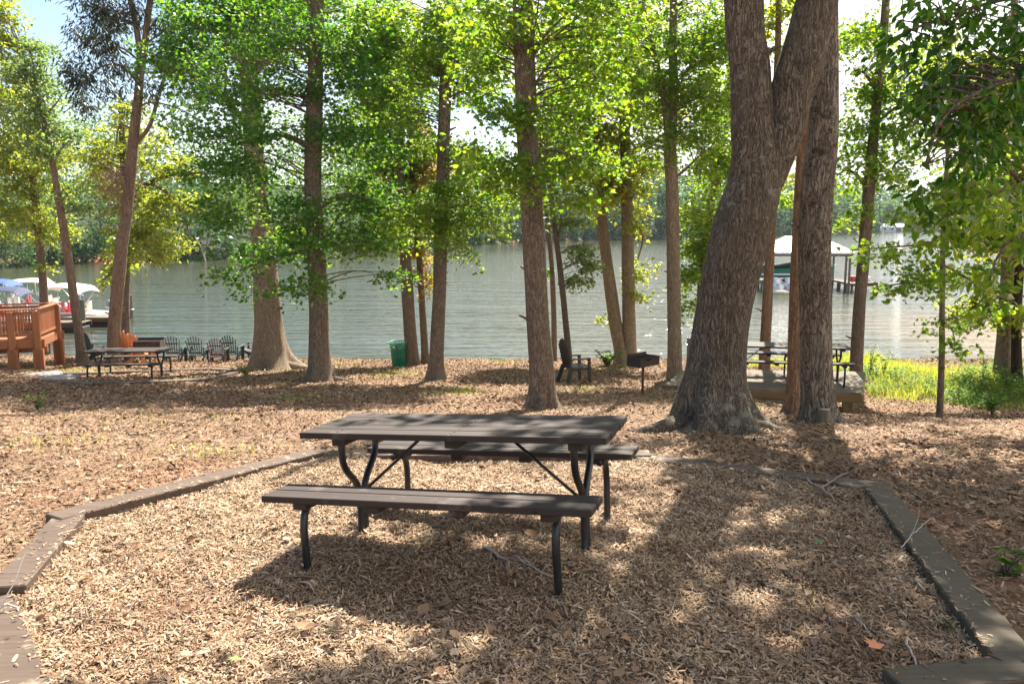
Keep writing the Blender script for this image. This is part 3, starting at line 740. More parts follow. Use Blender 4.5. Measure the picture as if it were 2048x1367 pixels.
for i in range(17):
    x = -hw + (i + .5) * 2 * hw / 17; yt = 0 if abs(x) < 1.45 else -hd * (abs(x) - 1.45) / (hw - 1.45)
    zt = ez + (rz_ - ez) * (1 - abs(yt) / hd)
    if abs(yt + hd) > .15: mb.bar((x, -hd, ez + .012), (x, yt, zt + .012), .03, .03)
mb.build('roof_seam', M['roofwhite'], rf)
mb = MB()
for a, b_ in (((-hw, -hd), (hw, -hd)), ((hw, -hd), (hw, hd)), ((hw, hd), (-hw, hd)), ((-hw, hd), (-hw, -hd))):
    mb.bar((a[0] * .95, a[1] * .95, ez - .24), (b_[0] * .95, b_[1] * .95, ez - .24), .1, .2)
mb.build('eave_beam', M['post'], bh)
for x, y in ((-3.28, -2.3), (3.0, -2.3), (3.3, -2.3), (-3.28, 2.3), (3.28, 2.3), (0, 2.3)):
    MB().box((x, y, 1.1), (.15, .15, 4.1)).build('post', M['post'], bh)
mb = MB(); mb.box((-3.3, 0, .62), (.9, 5.2, .1)); mb.box((3.5, 0, .62), (1.0, 5.2, .1)); mb.box((0, 2.4, .62), (6, .8, .1)); mb.build('walkway', M['deck'], bh)
mb = MB()
for x in (-3.7, -3.0, 3.1, 3.9): 
    for y in (-2.5, 0, 2.3): mb.box((x, y, .1), (.14, .14, 1.2))
mb.build('piling', M['post'], bh)
dk2 = empty('lake_dock', S0 + np.array([5.2, -.6, 0]), -.1, 'low grey dock running out from the boat shelter', 'dock')
MB().box((-.5, 0, .62), (2.2, 3.0, .12)).build('deck_boards', M['deck'], dk2)
MB().box((-.5, -1.5, .5), (2.2, .05, .24)).build('side_board', M['dockside'], dk2)
for x in (-1.4, -.5, .4): MB().box((x, -1.3, .1), (.16, .16, 1.3)).build('piling', M['post'], dk2)
cd = MB().box((-.1, 0, .2), (.9, .5, .4)).build('cooler', M['white'], None, bevel=.05); tag(cd, 'white cooler lying on the lake dock', 'cooler'); cd.location = S0 + np.array([5.3, -.6, .68])
rb = MB().box((0, 0, .22), (.8, .6, .44)).build('storage_box', M['red'], None, bevel=.05); tag(rb, 'red storage box on the lake dock beside the shelter', 'box'); rb.location = S0 + np.array([4.4, -.5, .68])
# ski boat on its lift
sb = empty('ski_boat', S0 + np.array([-.4, .2, .9]), -.1, 'green ski boat with black tower under the white roof', 'boat')
rings = []
for t in np.linspace(0, 1, 10):
    x = 3.0 - 6.0 * t; w = 1.15 * (min(1, .1 + 1.7 * t) ** .6); zt = .95 - .12 * t; zk = .3 * max(0, .35 - t)
    rings.append([(x, -w, zt), (x, -w * .95, zt - .35), (x, -w * .7, zk + .15), (x, 0, zk), (x, w * .7, zk + .15), (x, w * .95, zt - .35), (x, w, zt), (x, 0, zt + .05)])
MB().loft(rings).build('hull', M['hullgreen'], sb)
MB().bar((-3.0, -1.06, .36), (1.6, -1.10, .4), .06, .16).build('hull_stripe', M['hullwhite'], sb)
rings = []
for t in np.linspace(0, 1, 8):
    x = -2.9 + 4.9 * t; w = 1.1; zt = .98 + .35 * math.exp(-((t - .62) / .25) ** 2)
    rings.append([(x, -w, .80), (x, -w * .8, zt), (x, 0, zt + .08), (x, w * .8, zt), (x, w, .80)])
MB().loft(rings).build('boat_cover', M['black'], sb)
mb = MB()
for s in (-1, 1):
    mb.tube([(-.2, s, 1.0), (.35, s * .9, 1.9), (.9, s * .8, 2.15)], .05, 8); mb.tube([(1.0, s, 1.1), (.9, s * .8, 2.15)], .05, 8)
mb.tube([(.9, -.8, 2.15), (.9, .8, 2.15)], .05, 8); mb.tube([(.9, -.5, 2.15), (.3, -.55, 2.5)], .05, 8); mb.build('tower', M['black'], sb)
def jetski(label):
    r = empty('jet_ski', (0, 0, 0), 0, label, 'jet ski', 'jet skis at the shelter')
    rings = []
    for t in np.linspace(0, 1, 8):
        y = -1.4 + 2.8 * t; w = .56 * min(1, .15 + 1.9 * t) ** .6; zt = .42 + .12 * math.sin(t * 3)
        rings.append([(-w, y, .3), (-w * .8, y, 0), (0, y, -.12 + .3 * max(0, .3 - t)), (w * .8, y, 0), (w, y, .3), (w * .6, y, zt), (-w * .6, y, zt)])
    MB().loft(rings).build('hull', M['hullwhite'], r)
    mb = MB(); mb.box((0, -.35, .66), (.5, .75, .4), M=Matrix.Rotation(.3, 3, 'X')); mb.build('cowl', M['hullwhite'], r, bevel=.1)
    MB().box((0, .55, .62), (.36, 1.1, .26)).build('seat', M['black'], r, bevel=.08)
    MB().bar((-.36, -.1, .98), (.36, -.1, .98), .06, .06).build('handlebar', M['black'], r)
    MB().box((0, -.95, .40), (.5, .45, .12)).build('bow_panel', M['black'], r, bevel=.04); return r
j1 = jetski('white jet ski moored nearest the shelter corner post'); P = at(1549, 569, 67.0); j1.location = (P[0], P[1], ZW + .25); j1.rotation_euler = (0, 0, .1)
j2 = copy_tree(j1); j2['label'] = 'white jet ski moored beside the reddish trunk'; P = at(1575, 569, 67.0); j2.location = (P[0], P[1], ZW + .25); j2.rotation_euler = (0, 0, -.05)
fl = MB().loft([[(-.9 * k, y, 0), (-.7 * k, y, .22), (.7 * k, y, .22), (.9 * k, y, 0)] for y, k in ((-.9, .3), (-.5, .9), (.9, 1))]).build('float_pad', M['cream'], None, bevel=.03)
tag(fl, 'cream float pad in the water below the jet skis', 'float'); P = at(1556, 577, 66.0); fl.location = (P[0], P[1], ZW + .02)

# white boathouse far across the lake
P = at(1782, 463, 478.0)
hs = empty('far_boathouse', (P[0], P[1], ZW), -.35, 'small white boathouse far across the lake', 'boathouse')
MB().box((0, 0, 1.7), (12, 8, 3.0)).build('wall', M['wallwhite'], hs)
mb = MB(); V = [(-6.4, -4.5, 3.1), (6.4, -4.5, 3.1), (6.4, 4.5, 3.1), (-6.4, 4.5, 3.1), (-6.4, 0, 5.0), (6.4, 0, 5.0)]
mb.add(V, [(0, 1, 5, 4), (2, 3, 4, 5), (1, 2, 5), (3, 0, 4), (3, 2, 1, 0)]); mb.build('roof', M['roofwhite'], hs)
for x in (-3.5, 0.2): MB().box((x, -4.02, 1.9), (1.4, .1, 1.2)).build('window', M['darkglass'], hs)
MB().box((3.6, -4.02, 1.5), (2.6, .1, 2.4)).build('door', M['darkglass'], hs)
mb = MB(); mb.box((0, 0, .05), (12.6, 8.6, .25)); mb.build('foundation', M['deck'], hs)

# ------------------------------------------------------------------ leaves
def tmpl(kind):
    if kind == 'maple':
        a = np.radians([-90, -35, -5, 22, 50, 68, 90, 112, 130, 158, 185, 215]); r = np.array([.42, .52, .95, .5, .98, .55, 1.12, .55, .98, .5, .95, .52])
        V = np.stack([r * np.cos(a) * .5, r * np.sin(a) * .5 + .4, -.10 * r * r], -1); V = np.vstack([V, [[0, .4, .04]]])
        T = np.array([(i, (i + 1) % 12, 12) for i in range(12)]); return V, T
    if kind == 'oval':
        V = np.array([(0, 0, 0), (.17, .2, .05), (.25, .5, .06), (.17, .8, .02), (0, 1.06, -.08), (-.17, .8, .02), (-.25, .5, .06), (-.17, .2, .05), (0, .25, 0), (0, .55, .0), (0, .8, -.03)])
        T = np.array([(0, 1, 8), (1, 2, 9), (1, 9, 8), (2, 3, 10), (2, 10, 9), (3, 4, 10), (0, 8, 7), (7, 8, 9), (7, 9, 6), (6, 9, 10), (6, 10, 5), (5, 10, 4)]); return V, T
    if kind == 'star':
        V = np.array([(0, 0, 0), (.5, .28, -.06), (.2, .55, .02), (0, 1.05, -.10), (-.2, .55, .02), (-.5, .28, -.06), (0, .4, .05)])
        T = np.array([(0, 1, 6), (1, 2, 6), (2, 3, 6), (3, 4, 6), (4, 5, 6), (5, 0, 6)]); return V, T
    if kind == 'simple':
        V = np.array([(0, 0, 0), (.30, .45, .07), (0, 1, -.06), (-.30, .45, .07)]); return V, np.array([(0, 1, 2), (0, 2, 3)])
    if kind == 'spray':
        V = np.array([(0, 0, 0), (.12, .5, .0), (0, 1, -.12), (-.12, .5, 0)]); return V, np.array([(0, 1, 2), (0, 2, 3)])
def unit(a): return a / (np.linalg.norm(a, axis=-1, keepdims=True) + 1e-9)
def leaves(P, fwd, nrm, size, kind):
    V, T = tmpl(kind); f = unit(fwd); n = unit(nrm - (nrm * f).sum(-1, keepdims=True) * f); s = np.cross(f, n)
    k = len(P); sz = size[:, None, None]
    curl = rng.uniform(.3, 2.2, k)[:, None, None]
    X = P[:, None] + sz * (V[None, :, :1] * s[:, None] + V[None, :, 1:2] * f[:, None] + curl * V[None, :, 2:] * n[:, None])
    return X.reshape(-1, 3), (T[None] + (np.arange(k) * len(V))[:, None, None]).reshape(-1, 3)
LEAF_AREA = {'maple': .55, 'oval': .36, 'star': .42, 'simple': .30, 'spray': .12}
def blob_centres(b, dens=1.0):
    """b: ('px', cx, cy, rx, ry, Y, dY) from the photograph or ('w', x, y, z, rx, ry, rz); returns centre, radii in metres."""
    if b[0] == 'px':
        _, cx, cy, rx, ry, Y, dY = b[:7]
        c = at(cx, cy, Y); return c, np.array([rx * Y / F, dY, ry * Y / F])
    return np.array(b[1:4], float), np.array(b[4:7], float)
def foliage(blobs, kind, size, lai, rc, trunk, out_from=None, droop=.35, per=34, thick=.22, ntwig=.35):
    """Leaf clusters in layers; returns leaf mesh arrays and twigs reaching back to the trunk curve."""
    LV, TW = [], []
    for b in blobs:
        c, r = blob_centres(b); k_l = b[7] if len(b) > 7 else 1.0
        area = math.pi * r[0] * r[2]
        nl = int((3.0 if b[0] == 'px' else 1.0) * lai * k_l * area / (LEAF_AREA[kind] * size * size)); nc = max(3, int(nl / per)); cl_ = rng.normal(size=(max(2, nc // 7), 3)); cl_ = unit(cl_) * rng.random((len(cl_), 1)) ** .38
        u = rng.normal(size=(nc, 3)); u = unit(u) * (rng.random((nc, 1)) ** .42)
        u = np.where(rng.random((nc, 1)) < .72, cl_[rng.integers(0, len(cl_), nc)] + rng.normal(0, .17, (nc, 3)) * np.array([1.3, 1.3, .5]), u)
        C = c + u * r
        m = per
        rad = rc * rng.uniform(.55, 1.35, (nc, 1))
        a = rng.uniform(0, 2 * math.pi, (nc, m)); q = np.sqrt(rng.random((nc, m)))
        dx, dy = q * np.cos(a) * rad, q * np.sin(a) * rad
        tl = rng.normal(0, .25, (nc, 2, 1))
        dz = rng.normal(0, thick, (nc, m)) * rad - .45 * q * q * rad + dx * tl[:, 0] + dy * tl[:, 1]
        P = (C[:, None] + np.stack([dx, dy, dz], -1)).reshape(-1, 3)
        o = np.stack([np.cos(a), np.sin(a), np.full_like(a, -droop)], -1).reshape(-1, 3)
        fw = o + rng.normal(0, .55, o.shape)
        nr = np.array([0, 0, 1.0]) + rng.normal(0, .55, o.shape)
        sz = size * np.clip(rng.normal(1, .25, len(P)), .5, 1.6)
        LV.append(leaves(P, fw, nr, sz, kind))
        if trunk is not None and ntwig > 0:
            for i in np.nonzero(rng.random(nc) < ntwig)[0]:
                e = C[i]; h = np.hypot(trunk[:, 0] - e[0], trunk[:, 1] - e[1])
                j = int(np.argmin(np.abs(trunk[:, 2] - (e[2] - .35 * h.min())) + .3 * h))
                s = trunk[j, :3]; L_ = np.linalg.norm(e - s)
                if L_ < .2 or L_ > 9: continue
                mid = (s + e) / 2 + np.array([0, 0, .10 * L_]) + rng.normal(0, .06 * L_, 3)
                pts = catmull([s, mid, e], max(.25, L_ / 7)); rr = np.linspace(min(.010 + .006 * L_, .5 * trunk[j, 3] + .004), .004, len(pts))
                TW.append(tube_np(pts, rr, 5))
    return LV, TW
def wob(theta, s, ph, amp):
    return amp * (np.sin(2 * theta + 1.3 * s + ph) * .6 + np.sin(3 * theta - 2.1 * s + 2 * ph) * .5 + np.sin(5 * theta + 4.3 * s + ph) * .35 + .4 * np.sin(3.3 * s + ph))
def tree(name, label, cat, Y, paths, bark, base=None, flare=(.6, .25, 5, .3), blobs=(), crown=None, group='trees between the table and the lake', seg=18, step=.14, amp=.035, limbs=(), roots=(), name2='crown', extra_blobs=()):
    """paths: first one is the trunk, [(px, py, width px), ...] at distance Y (from the ground up); later paths are forks."""
    ph = rng.uniform(0, 6)
    P0 = at(paths[0][0][0], paths[0][0][1], Y); gz0 = gz(P0[0], P0[1])
    root = empty(name, (P0[0], P0[1], gz0), 0, label, cat, group); o = np.array([P0[0], P0[1], gz0])
    tubes, curve = [], []
    for ip, path in enumerate(paths):
        pts = []
        for q in path:
            d = q[3] if len(q) > 3 else 0.0
            p = at(q[0], q[1], Y + d); pts.append([*p, q[2] / 2 * (Y + d) / F])
        pts = np.array(pts)
        if ip == 0: pts[0, 2] = min(pts[0, 2], gz0); pts[0, 2] = gz0 - .12
        # run on above the frame
        C = catmull(pts, step)
        curve.append(C)
        fl = flare if ip == 0 else (0, 1, 1, 0)
        def shape(th, s, fl=fl, ph=ph):
            e = np.exp(-s / fl[1])
            return 1 + wob(th, s, ph, amp) + fl[0] * e * (1 + fl[3] * 2.2 * np.sin(fl[2] * th + ph) + fl[3] * np.sin((fl[2] + 3) * th + 2 * ph))
        tubes.append(tube_np(C[:, :3], C[:, 3], seg, shape))
    c0_ = curve[0]
    for i_ in rng.integers(len(c0_) // 8, max(len(c0_) // 8 + 1, int(len(c0_) * .6)), 5):     # broken stubs and knots
        a_ = rng.uniform(0, 6.283); d_ = np.array([math.cos(a_), math.sin(a_), .45]); r_ = c0_[i_, 3]; l_ = rng.uniform(.03, .16) + r_
        tubes.append(tube_np(c0_[i_, :3] + np.linspace(.5 * r_, l_, 5)[:, None] * d_, np.linspace(.30, .14, 5) * min(r_, .12), 8))
    for lb in limbs:                        # bare limbs: list of (px, py, width)
        pts = np.array([[*at(q[0], q[1], Y + (q[3] if len(q) > 3 else 0)), q[2] / 2 * Y / F] for q in lb])
        C = catmull(pts, max(step, .12)); curve.append(C); tubes.append(tube_np(C[:, :3], C[:, 3], 8, lambda th, s: 1 + wob(th, s, ph, .08)))
    for rt in roots:                        # surface roots: (angle, length, radius)
        a, L_, r0 = rt; t = np.linspace(0, 1, 12)
        wx = o[0] + np.cos(a + .3 * np.sin(3 * t)) * (r0 * 1.0 + L_ * t); wy = o[1] + np.sin(a + .3 * np.sin(3 * t)) * (r0 * 1.0 + L_ * t)
        rr = r0 * (1 - t) ** .8 + .006
        z = ground_z(wx, wy) + rr * .35 + r0 * 1.2 * np.exp(-t * 5) - .02
        tubes.append(tube_np(np.stack([wx, wy, z], -1), rr, 10))
    tr = np.vstack(curve)
    LV = []
    if crown:
        kind, size, lai, rc, lm = crown[:5]; kw = crown[5] if len(crown) > 5 else {}
        LV, TW = foliage([b if b[0] == 'w' else ('px', *b[:4], Y + (b[4] if len(b) > 4 else 0), b[5] if len(b) > 5 else 1.6, b[6] if len(b) > 6 else 1.0) for b in blobs], kind, size, lai, rc, tr, **kw)
        tubes += TW
    V, Q = cat_mesh(tubes)
    fast('trunk', V - o, Q, bark, root, smooth=True)
    if LV:
        V, T = cat_mesh(LV); fast(name2, V - o, T, M[lm], root)
    for (bl, cr) in extra_blobs:
        kind, size, lai, rc, lm = cr[:5]; kw = cr[5] if len(cr) > 5 else {}
        LV, TW = foliage([b if b[0] == 'w' else ('px', *b[:4], Y + (b[4] if len(b) > 4 else 0), b[5] if len(b) > 5 else 1.0, b[6] if len(b) > 6 else 1.0) for b in bl], kind, size, lai, rc, tr, **kw)
        V, T = cat_mesh(LV); fast(cr[6] if len(cr) > 6 else 'spray', V - o, T, M[lm], root)
    return root, tr

G1 = 'trees between the table and the lake'
# big forked tree
BIG = 10.0
tree('forked_tree', 'huge leaning grey-brown tree forking into two trunks, nearest trunk to the table', 'tree', BIG,
     [[(1424, 876, 132), (1425, 790, 124), (1434, 725, 113), (1452, 593, 108), (1482, 461, 115), (1500, 400, 112), (1513, 329, 102), (1509, 265, 90), (1504, 198, 79), (1500, 132, 76), (1490, 66, 73), (1487, 0, 73), (1478, -160, 68), (1460, -420, 58), (1440, -800, 40), (1420, -1150, 18)],
      [(1496, 430, 74), (1538, 329, 82), (1562, 265, 86), (1580, 198, 82), (1600, 132, 84), (1618, 66, 80), (1634, 0, 78), (1658, -90, 76, .3), (1720, -350, 66, .6), (1800, -700, 46, 1), (1860, -1100, 20, 1.2)]],
     M['bark_big'], flare=(.72, .34, 6, .34), seg=84, step=.05, amp=.028,
     roots=[(3.3, 1.1, .19), (3.75, .7, .15), (-.35, .9, .16), (-1.1, .55, .15), (-1.9, .45, .15), (-2.6, .7, .15), (.3, .6, .13)],
     blobs=[('w', 3.6, 10.3, 8.2, 1.5, 1.2, 1.0, 1.35), ('w', 4.8, 11.5, 8.8, 1.9, 1.8, 1.2, 1.3), ('w', 5.8, 13.6, 9.0, 1.8, 1.6, 1.2), ('w', 1.5, 9.2, 8.0, 1.6, .6, .6, 1.5), ('w', 1.5, 11.4, 8.0, .9, .6, .5), ('w', 4.9, 8.4, 8.2, 1.6, 1.3, 1.1), ('w', 3.2, 12.6, 9.6, 1.3, 1.0, .8)],  # leaf clumps above the frame, placed to shade table and right foreground
     crown=('star', .17, 1.7, .5, 'leaf_maple', dict(ntwig=.25)))
# dark mottled trunk with the sawn stump at its foot, and its reddish neighbour
tree('mottled_tree', 'dark mottled trunk standing right behind the sawn stump', 'tree', 11.2,
     [[(1638, 852, 66), (1634, 780, 63), (1632, 700, 62), (1631, 600, 62), (1630, 480, 64), (1634, 380, 62), (1645, 290, 57), (1648, 200, 54), (1649, 60, 50), (1651, -120, 44), (1655, -420, 34), (1665, -900, 14)]],
     M['bark_moss'], flare=(.5, .22, 5, .3), seg=48, step=.06, amp=.025, roots=[(3.4, .7, .07), (-.6, .8, .06), (-1.9, .3, .06), (2.6, .4, .05)],
     blobs=[('w', 4.9, 12.3, 8.6, 2.0, 1.8, 1.4), ('w', 6.0, 10.4, 7.6, 1.7, 1.8, 1.1), ('w', 4.2, 14.6, 8.2, 1.2, 1.0, .9), ('w', 6.4, 15.0, 8.4, 1.5, 1.3, 1.0)], crown=('star', .17, 1.6, .5, 'leaf_maple', dict(ntwig=.2)), group=G1)  # unseen clumps overhead, placed to shade the ground at right
tree('reddish_tree', 'slim straight tree with reddish shreddy bark touching the mottled trunk', 'tree', 12.4,
     [[(1588, 836, 34), (1589, 760, 30), (1592, 640, 30), (1598, 500, 30), (1604, 380, 28), (1610, 250, 26), (1618, 60, 24), (1628, -200, 18), (1640, -600, 8)]],
     M['bark_red'], flare=(.9, .16, 4, .35), seg=32, step=.08, amp=.03, roots=[(3.3, .5, .05), (3.9, .3, .04)],
     blobs=[(1612, 190, 14, 30, 0, .5, .4)], crown=('simple', .10, 1.5, .3, 'leaf_bright'), group=G1)
P = gpt(1640, 846)
sp_ = empty('tree_stump', P, .2, 'short sawn stump at the foot of the dark mottled trunk', 'stump')
v_, q_ = tube_np(np.array([(0, 0, -.1), (0, 0, .05), (0, 0, .2), (.005, 0, .27)]), np.array([.10, .095, .088, .085]), 28, lambda th, s: 1 + .07 * np.sin(7 * th) + .05 * np.sin(11 * th + 1))
fast('bark', v_, q_, M['stump'], sp_, smooth=True)
MB().lathe([(0, .272), (.05, .274), (.082, .268)], 28).build('cut_face', M['palestick'], sp_)
sp_.location = P + Vector((-.02, -.16, -.03))
# centre tree
tree('pale_lichen_tree', 'straight brown trunk with pale lichen behind the middle of the table', 'tree', 13.6,
     [[(1087, 822, 54), (1083, 740, 50), (1075, 620, 46), (1067, 480, 44), (1058, 330, 43), (1052, 190, 42), (1047, 60, 40), (1044, -80, 34), (1041, -250, 22), (1040, -480, 6)]],
     M['bark_mid'], flare=(.75, .22, 5, .28), seg=40, step=.07, amp=.03, roots=[(-.25, .55, .06), (-.9, .3, .05), (3.6, .3, .05)],
     limbs=[[(1058, 330, 12), (1100, 300, 8), (1160, 320, 4)], [(1055, 250, 12), (1010, 225, 8), (975, 240, 4)], [(1050, 120, 14), (1100, 80, 9), (1180, 70, 5)]],
     blobs=[(1000, 40, 80, 70, 0, 1.5), (1150, 60, 110, 75, 0, 1.8), (1005, 235, 45, 40, -.3, .9), (1120, 345, 90, 45, -.2, 1.2), (1040, 350, 45, 40, -.5, .7), (1000, 345, 70, 40, 0, 1.1, .8), (1140, 400, 60, 22, -.2, .8, .7), (1190, 160, 60, 60, .3, 1.3, .8), (960, 130, 60, 60, .4, 1.3, .8), (1120, 255, 80, 34, .2, 1.2, .8), (1140, 190, 70, 40, .3, 1.2, .7), (970, 300, 60, 26, -.3, .9, .7), ('w', 2.6, 15.2, 7.9, 1.5, 1.2, 1.0)],
     crown=('maple', .105, 2.6, .42, 'leaf_bright'), group=G1)
# dense dark maple
tree('dense_maple', 'dense dark green maple whose low leaves hide most of its trunk', 'tree', 21.0,
     [[(640, 757, 46), (638, 680, 40), (637, 600, 38), (632, 500, 36), (626, 380, 34), (628, 250, 32), (632, 100, 28), (636, -60, 24), (640, -300, 16), (644, -600, 6)]],
     M['bark_mid'], flare=(.9, .26, 5, .25), seg=36, step=.1, amp=.03, roots=[(-.15, 1.1, .10), (-.8, .4, .08), (3.5, .5, .07)],
     limbs=[[(630, 300, 14), (560, 270, 9), (470, 290, 5)], [(628, 420, 14), (690, 390, 9), (760, 410, 4)], [(630, 500, 12), (560, 510, 8), (480, 540, 4)]],
     blobs=[(560, 50, 150, 60, 0, 2.4), (470, 165, 105, 48, -.2, 1.8), (600, 160, 80, 40, -.4, 1.4, .8), (720, 120, 85, 65, .2, 1.8), (425, 250, 85, 40, -.4, 1.4), (570, 255, 85, 40, -.6, 1.4, .9), (500, 335, 115, 42, -.5, 1.7), (715, 285, 85, 50, .2, 1.5), (445, 415, 80, 36, -.6, 1.3), (590, 410, 80, 36, -.9, 1.2), (735, 390, 85, 42, .2, 1.4), (560, 490, 125, 30, -.8, 1.4), (445, 545, 48, 20, -.7, .8), (700, 480, 85, 32, 0, 1.2), (640, 550, 70, 20, -.9, .9), (540, 575, 50, 12, -.8, .6), (785, 545, 50, 16, 0, .8), (640, -40, 180, 50, .3, 2.4)],
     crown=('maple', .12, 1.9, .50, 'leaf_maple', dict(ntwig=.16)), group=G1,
     extra_blobs=[([(745, 420, 75, 60, 1.0, 1.2), (720, 290, 80, 70, 1.0, 1.2), (770, 480, 60, 36, .6, 1), (600, 440, 60, 50, 1.5, 1), (720, 60, 80, 70, 1.2, 1.4), (470, 380, 60, 50, 1.6, .9, .7), (540, 210, 80, 50, 1.6, 1, .7)], ('maple', .115, 1.2, .42, 'leaf_bright', dict(ntwig=.3), 'painted_sun_crown'))])  # brighter leaf colour paints in the sunlit part of this crown
# huge flared trunk by the chairs
tree('flared_tree', 'thick grey trunk with wide flared base beside the chairs, left of the maple', 'tree', 26.5,
     [[(545, 738, 72), (541, 700, 62), (536, 640, 54), (532, 560, 50), (526, 480, 46), (516, 400, 40), (508, 300, 38), (500, 180, 36), (492, 60, 32), (486, -80, 28), (478, -350, 18), (470, -650, 6)]],
     M['bark_tan'], flare=(.75, .42, 4, .28), seg=44, step=.1, amp=.04, roots=[(-.2, 1.5, .22), (3.3, .9, .2), (-1.1, .4, .18), (-2.2, .5, .18)],
     limbs=[[(505, 260, 14), (440, 190, 9), (380, 150, 5)], [(498, 160, 14), (560, 90, 8), (600, 30, 4)]],
     blobs=[(470, 60, 120, 80, .5, 2.6), (400, 150, 70, 70, .5, 2, .8), (520, -60, 160, 80, 0, 2.6)], crown=('star', .13, 2.2, .5, 'leaf_maple', dict(ntwig=.3)), group=G1)
# slim group right of the litter bin
tree('slim_dark_tree', 'slim dark trunk right behind the green litter bin', 'tree', 29.0,
     [[(826, 727, 28), (820, 660, 25), (812, 540, 23), (804, 420, 21), (799, 300, 19), (796, 180, 17), (792, 40, 14), (788, -150, 9), (786, -350, 4)]],
     M['bark_dark'], flare=(.8, .2, 4, .25), seg=24, step=.14, roots=[(-.1, .5, .08)],
     blobs=[(780, 130, 80, 120, .5, 2), (800, 330, 70, 60, .6, 1.6, .8), (815, 440, 70, 40, .6, 1.4, .9), (760, 250, 60, 70, .5, 1.6)], crown=('star', .13, 2.4, .45, 'leaf_bright'), group=G1)
tree('red_leaf_tree', 'thin trunk with turning red and yellow leaves between two slim trees', 'tree', 29.5,
     [[(852, 724, 17), (846, 640, 14), (840, 540, 12), (832, 430, 11), (824, 330, 10), (820, 200, 8), (818, 60, 5)]],
     M['bark_dark'], flare=(.9, .15, 4, .25), seg=16, step=.16,
     blobs=[(848, 300, 36, 40, 0, 1), (862, 345, 40, 36, 0, 1), (838, 500, 22, 50, 0, .7, .6), (858, 560, 16, 40, 0, .6, .7), (815, 400, 24, 30, 0, .8, .6), (838, 270, 24, 30, 0, .8, .6)], crown=('star', .12, 1.7, .35, 'leaf_red'), group=G1)
tree('straight_brown_tree', 'straight brown tree with a root flare between the litter bin and the pale lichen tree', 'tree', 21.5,
     [[(872, 758, 34), (874, 690, 29), (879, 580, 27), (882, 460, 26), (886, 330, 25), (890, 200, 24), (894, 60, 22), (896, -100, 18), (900, -350, 10), (902, -560, 4)]],
     M['bark_mid'], flare=(.8, .22, 5, .25), seg=30, step=.11, roots=[(-.1, .7, .06), (3.4, .4, .05), (-1.2, .3, .05)],
     limbs=[[(886, 330, 9), (930, 300, 6), (980, 305, 3)], [(890, 150, 10), (850, 110, 6), (810, 90, 3)], [(882, 420, 8), (930, 410, 5), (990, 420, 2)]],
     blobs=[(880, 90, 105, 100, 0, 1.9), (850, 270, 70, 50, 0, 1.5, .7), (955, 330, 70, 60, 0, 1.5, .9), (930, 400, 95, 48, -.2, 1.5), (850, 425, 75, 36, -.2, 1.3, .9), (890, 470, 50, 30, -.5, .9, .8), (960, 430, 70, 28, 0, 1, .7), (930, 510, 26, 16, -.2, .5, .8), (760, 80, 80, 80, 0, 1.6, .8), (940, 20, 90, 60, 0, 1.6), (965, 165, 60, 36, .3, 1.2, .8), (820, 200, 60, 40, .2, 1.2, .8), (985, 90, 60, 50, .5, 1.2, .8)], crown=('maple', .11, 2.4, .42, 'leaf_bright'), group=G1)
# two thin stems by the lone chair
tree('thin_upright_tree', 'thin upright stem just right of the pale lichen trunk', 'tree', 31.0, [[(1108, 726, 13), (1108, 640, 11), (1104, 540, 10), (1096, 450, 9), (1088, 380, 8), (1080, 250, 6), (1076, 120, 3)]], M['bark_mid'], flare=(.7, .15, 4, .2), seg=12, step=.2, amp=.05,
     blobs=[(1100, 540, 18, 16, 0, .5, .7), (1110, 300, 50, 80, 0, 1.4, .7)], crown=('star', .13, 1.6, .35, 'leaf_bright'), group=G1)
tree('thin_leaning_tree', 'thin dark leaning stem rising behind the lone chair', 'tree', 26.5, [[(1141, 735, 14), (1136, 690, 13), (1127, 600, 12), (1118, 520, 11), (1108, 440, 10), (1100, 380, 9), (1092, 280, 7), (1086, 150, 4)]], M['bark_dark'], flare=(.5, .15, 4, .2), seg=12, step=.18, amp=.05,
     limbs=[[(1116, 480, 5), (1122, 440, 4), (1120, 400, 2)]], blobs=[(1165, 520, 36, 46, 0, .8, .75), (1150, 560, 26, 26, 0, .6, .6), (1140, 440, 40, 26, 0, .8, .5), (1120, 330, 60, 40, 0, 1.2, .6)], crown=('star', .10, 1.5, .32, 'leaf_pale'), group=G1)
